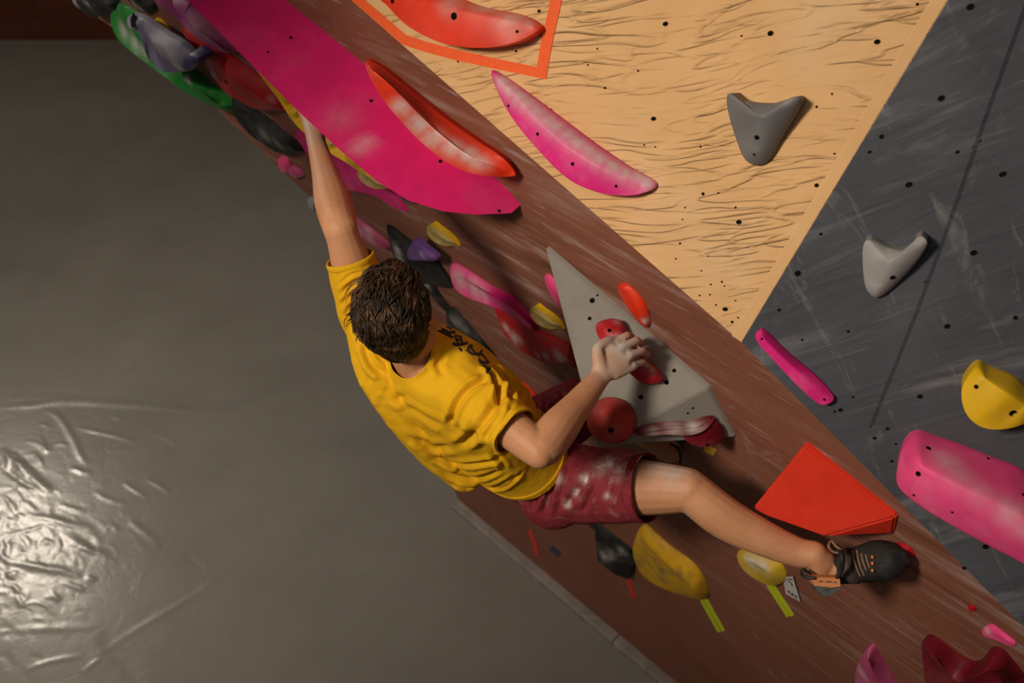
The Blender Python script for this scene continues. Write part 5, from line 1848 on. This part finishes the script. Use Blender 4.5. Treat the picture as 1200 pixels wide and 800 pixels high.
# tan heel band with its small printed line
def slab_px(nm, pts, d, thick, mat, par):
    f_ = [Vector(Wn(x, y, dd)) for (x, y), dd in zip(pts, d)]
    b_ = [q + Vector(FW) * thick for q in f_]
    n = len(pts)
    F = [tuple(range(n)), tuple(range(n, 2 * n))[::-1]] + [(i, (i + 1) % n, n + (i + 1) % n, n + i) for i in range(n)]
    return mesh_obj(nm, f_ + b_, F, mat, par, smooth=False)
hb = slab_px('heel_band', [(950, 676), (984, 677), (985, 687), (975, 688.5), (954, 686)], [2.19, 2.165, 2.165, 2.17, 2.19], .03, M['tan'], root)
HB = bvh_of(hb)
for a, b_ in ((960, 964.5), (967.5, 975), (976.5, 981)):
    y0 = 681.0 + (a - 960) * .06
    ribbon('lettering', HB, [(a, y0), (b_, y0 + .3)], 1.3, M['ink'], parent=hb, lift=.0006, n=4)
slab = slab_px('heel_rand', [(954, 686), (975, 688.5), (986, 687), (984, 691), (974, 697), (965, 699), (958, 694)], [2.2, 2.18, 2.175, 2.18, 2.19, 2.2, 2.2], .03, M['rubber_grey'], root)
# pull loops: black behind the heel, tan at the ankle front
vv, ff = limb([Wn(950, 672, 2.2), Wn(941, 667, 2.2), Wn(939, 672, 2.2), Wn(944, 676, 2.19), Wn(954, 677, 2.18)], [.004, .0045, .0045, .0045, .004], seg=8)
mesh_obj('pull_loop', [Vector(q) for q in vv], ff, M['rubber'], root)
vv, ff = limb([Wn(984, 648, 2.15), Wn(976, 646, 2.15), Wn(971, 640, 2.15), Wn(974, 634, 2.16), Wn(980, 640, 2.15), Wn(986, 644, 2.15)], [.003, .003, .003, .0032, .003, .003], seg=8)
o = mesh_obj('pull_loop', [Vector(q) for q in vv], ff, M['linen'], root); o['label'] = 'tan fabric pull loop'
vv, ff = limb([Wn(980, 640, 2.18), Wn(985, 646, 2.15), Wn(987, 655, 2.14), Wn(986, 666, 2.145), Wn(981, 676, 2.165)], [.005, .0065, .007, .0065, .005], seg=10)
mesh_obj('collar', [Vector(q) for q in vv], ff, M['rubber'], root)
# left shoe, hidden behind the grey volume but for its heel tab
r2, P2, sd2, up2, ax2, so2 = shoe(LHEEL, LTOE, unit(BACK), LA, 'black climbing shoe behind the grey volume')
vv, ff = limb([Wn(786, 520, 2.62), Wn(793, 524, 2.62), Wn(797, 532, 2.63), Wn(797, 543, 2.64)], [.003, .004, .0045, .003], seg=8)
mesh_obj('pull_loop', [Vector(q) for q in vv], ff, M['rubber'], r2)
# ------------------------------------------------------------------ light and camera
def spot(name, loc, target, power, color, angle, blend=.5, size=.15):
    l = bpy.data.lights.new(name, 'SPOT'); l.energy = power; l.color = color
    l.spot_size = math.radians(angle); l.spot_blend = blend; l.shadow_soft_size = size
    o = bpy.data.objects.new(name, l); COL.objects.link(o)
    o.location = loc
    o.rotation_euler = (Vector(target) - Vector(loc)).to_track_quat('-Z', 'Y').to_euler()
    return o


def area(name, loc, target, power, color, sx, sy):
    l = bpy.data.lights.new(name, 'AREA'); l.energy = power; l.color = color
    l.shape = 'RECTANGLE'; l.size = sx; l.size_y = sy
    o = bpy.data.objects.new(name, l); COL.objects.link(o)
    o.location = loc
    o.rotation_euler = (Vector(target) - Vector(loc)).to_track_quat('-Z', 'Y').to_euler()
    return o


spot('ceiling_spot', (-2.5, -.5, 5.7), (.3, 1.75, 3.3), 660, (1, .88, .72), 46, 1.0, .35)
spot('floor_spot', (-4.2, 1.5, 5.6), (-2.0, 4.2, 0), 900, (1, .89, .77), 60, 1.0, .3)
area('ceiling_lamp', (-6.2, 8.0, 5.4), (-2.6, 3.6, 0), 120, (1, .88, .72), .42, .42)
area('hall_lamp', (-1.6, -.6, 5.8), (0, 2.4, 1), 13, (1, .88, .74), 1.6, 1.6)
w = bpy.data.worlds.new('hall'); SC.world = w; w.use_nodes = True
w.node_tree.nodes['Background'].inputs[0].default_value = (1, .87, .76, 1)
w.node_tree.nodes['Background'].inputs[1].default_value = .07

cam = bpy.data.cameras.new('camera')
cam.sensor_width = 36; cam.lens = 36 * FPX / 1200
cam.clip_start = .05; cam.clip_end = 60
cam.dof.use_dof = True; cam.dof.focus_distance = 2.45; cam.dof.aperture_fstop = 3.2
co = bpy.data.objects.new('camera', cam); COL.objects.link(co)
co.location = CAM; co.rotation_euler = (math.pi / 2 - PITCH, 0, 0)
SC.camera = co
SC.view_settings.view_transform = 'Standard'
SC.view_settings.look = 'None'
SC.view_settings.gamma = 1
SC.view_settings.use_curve_mapping = False
SC.view_settings.exposure = 0.0
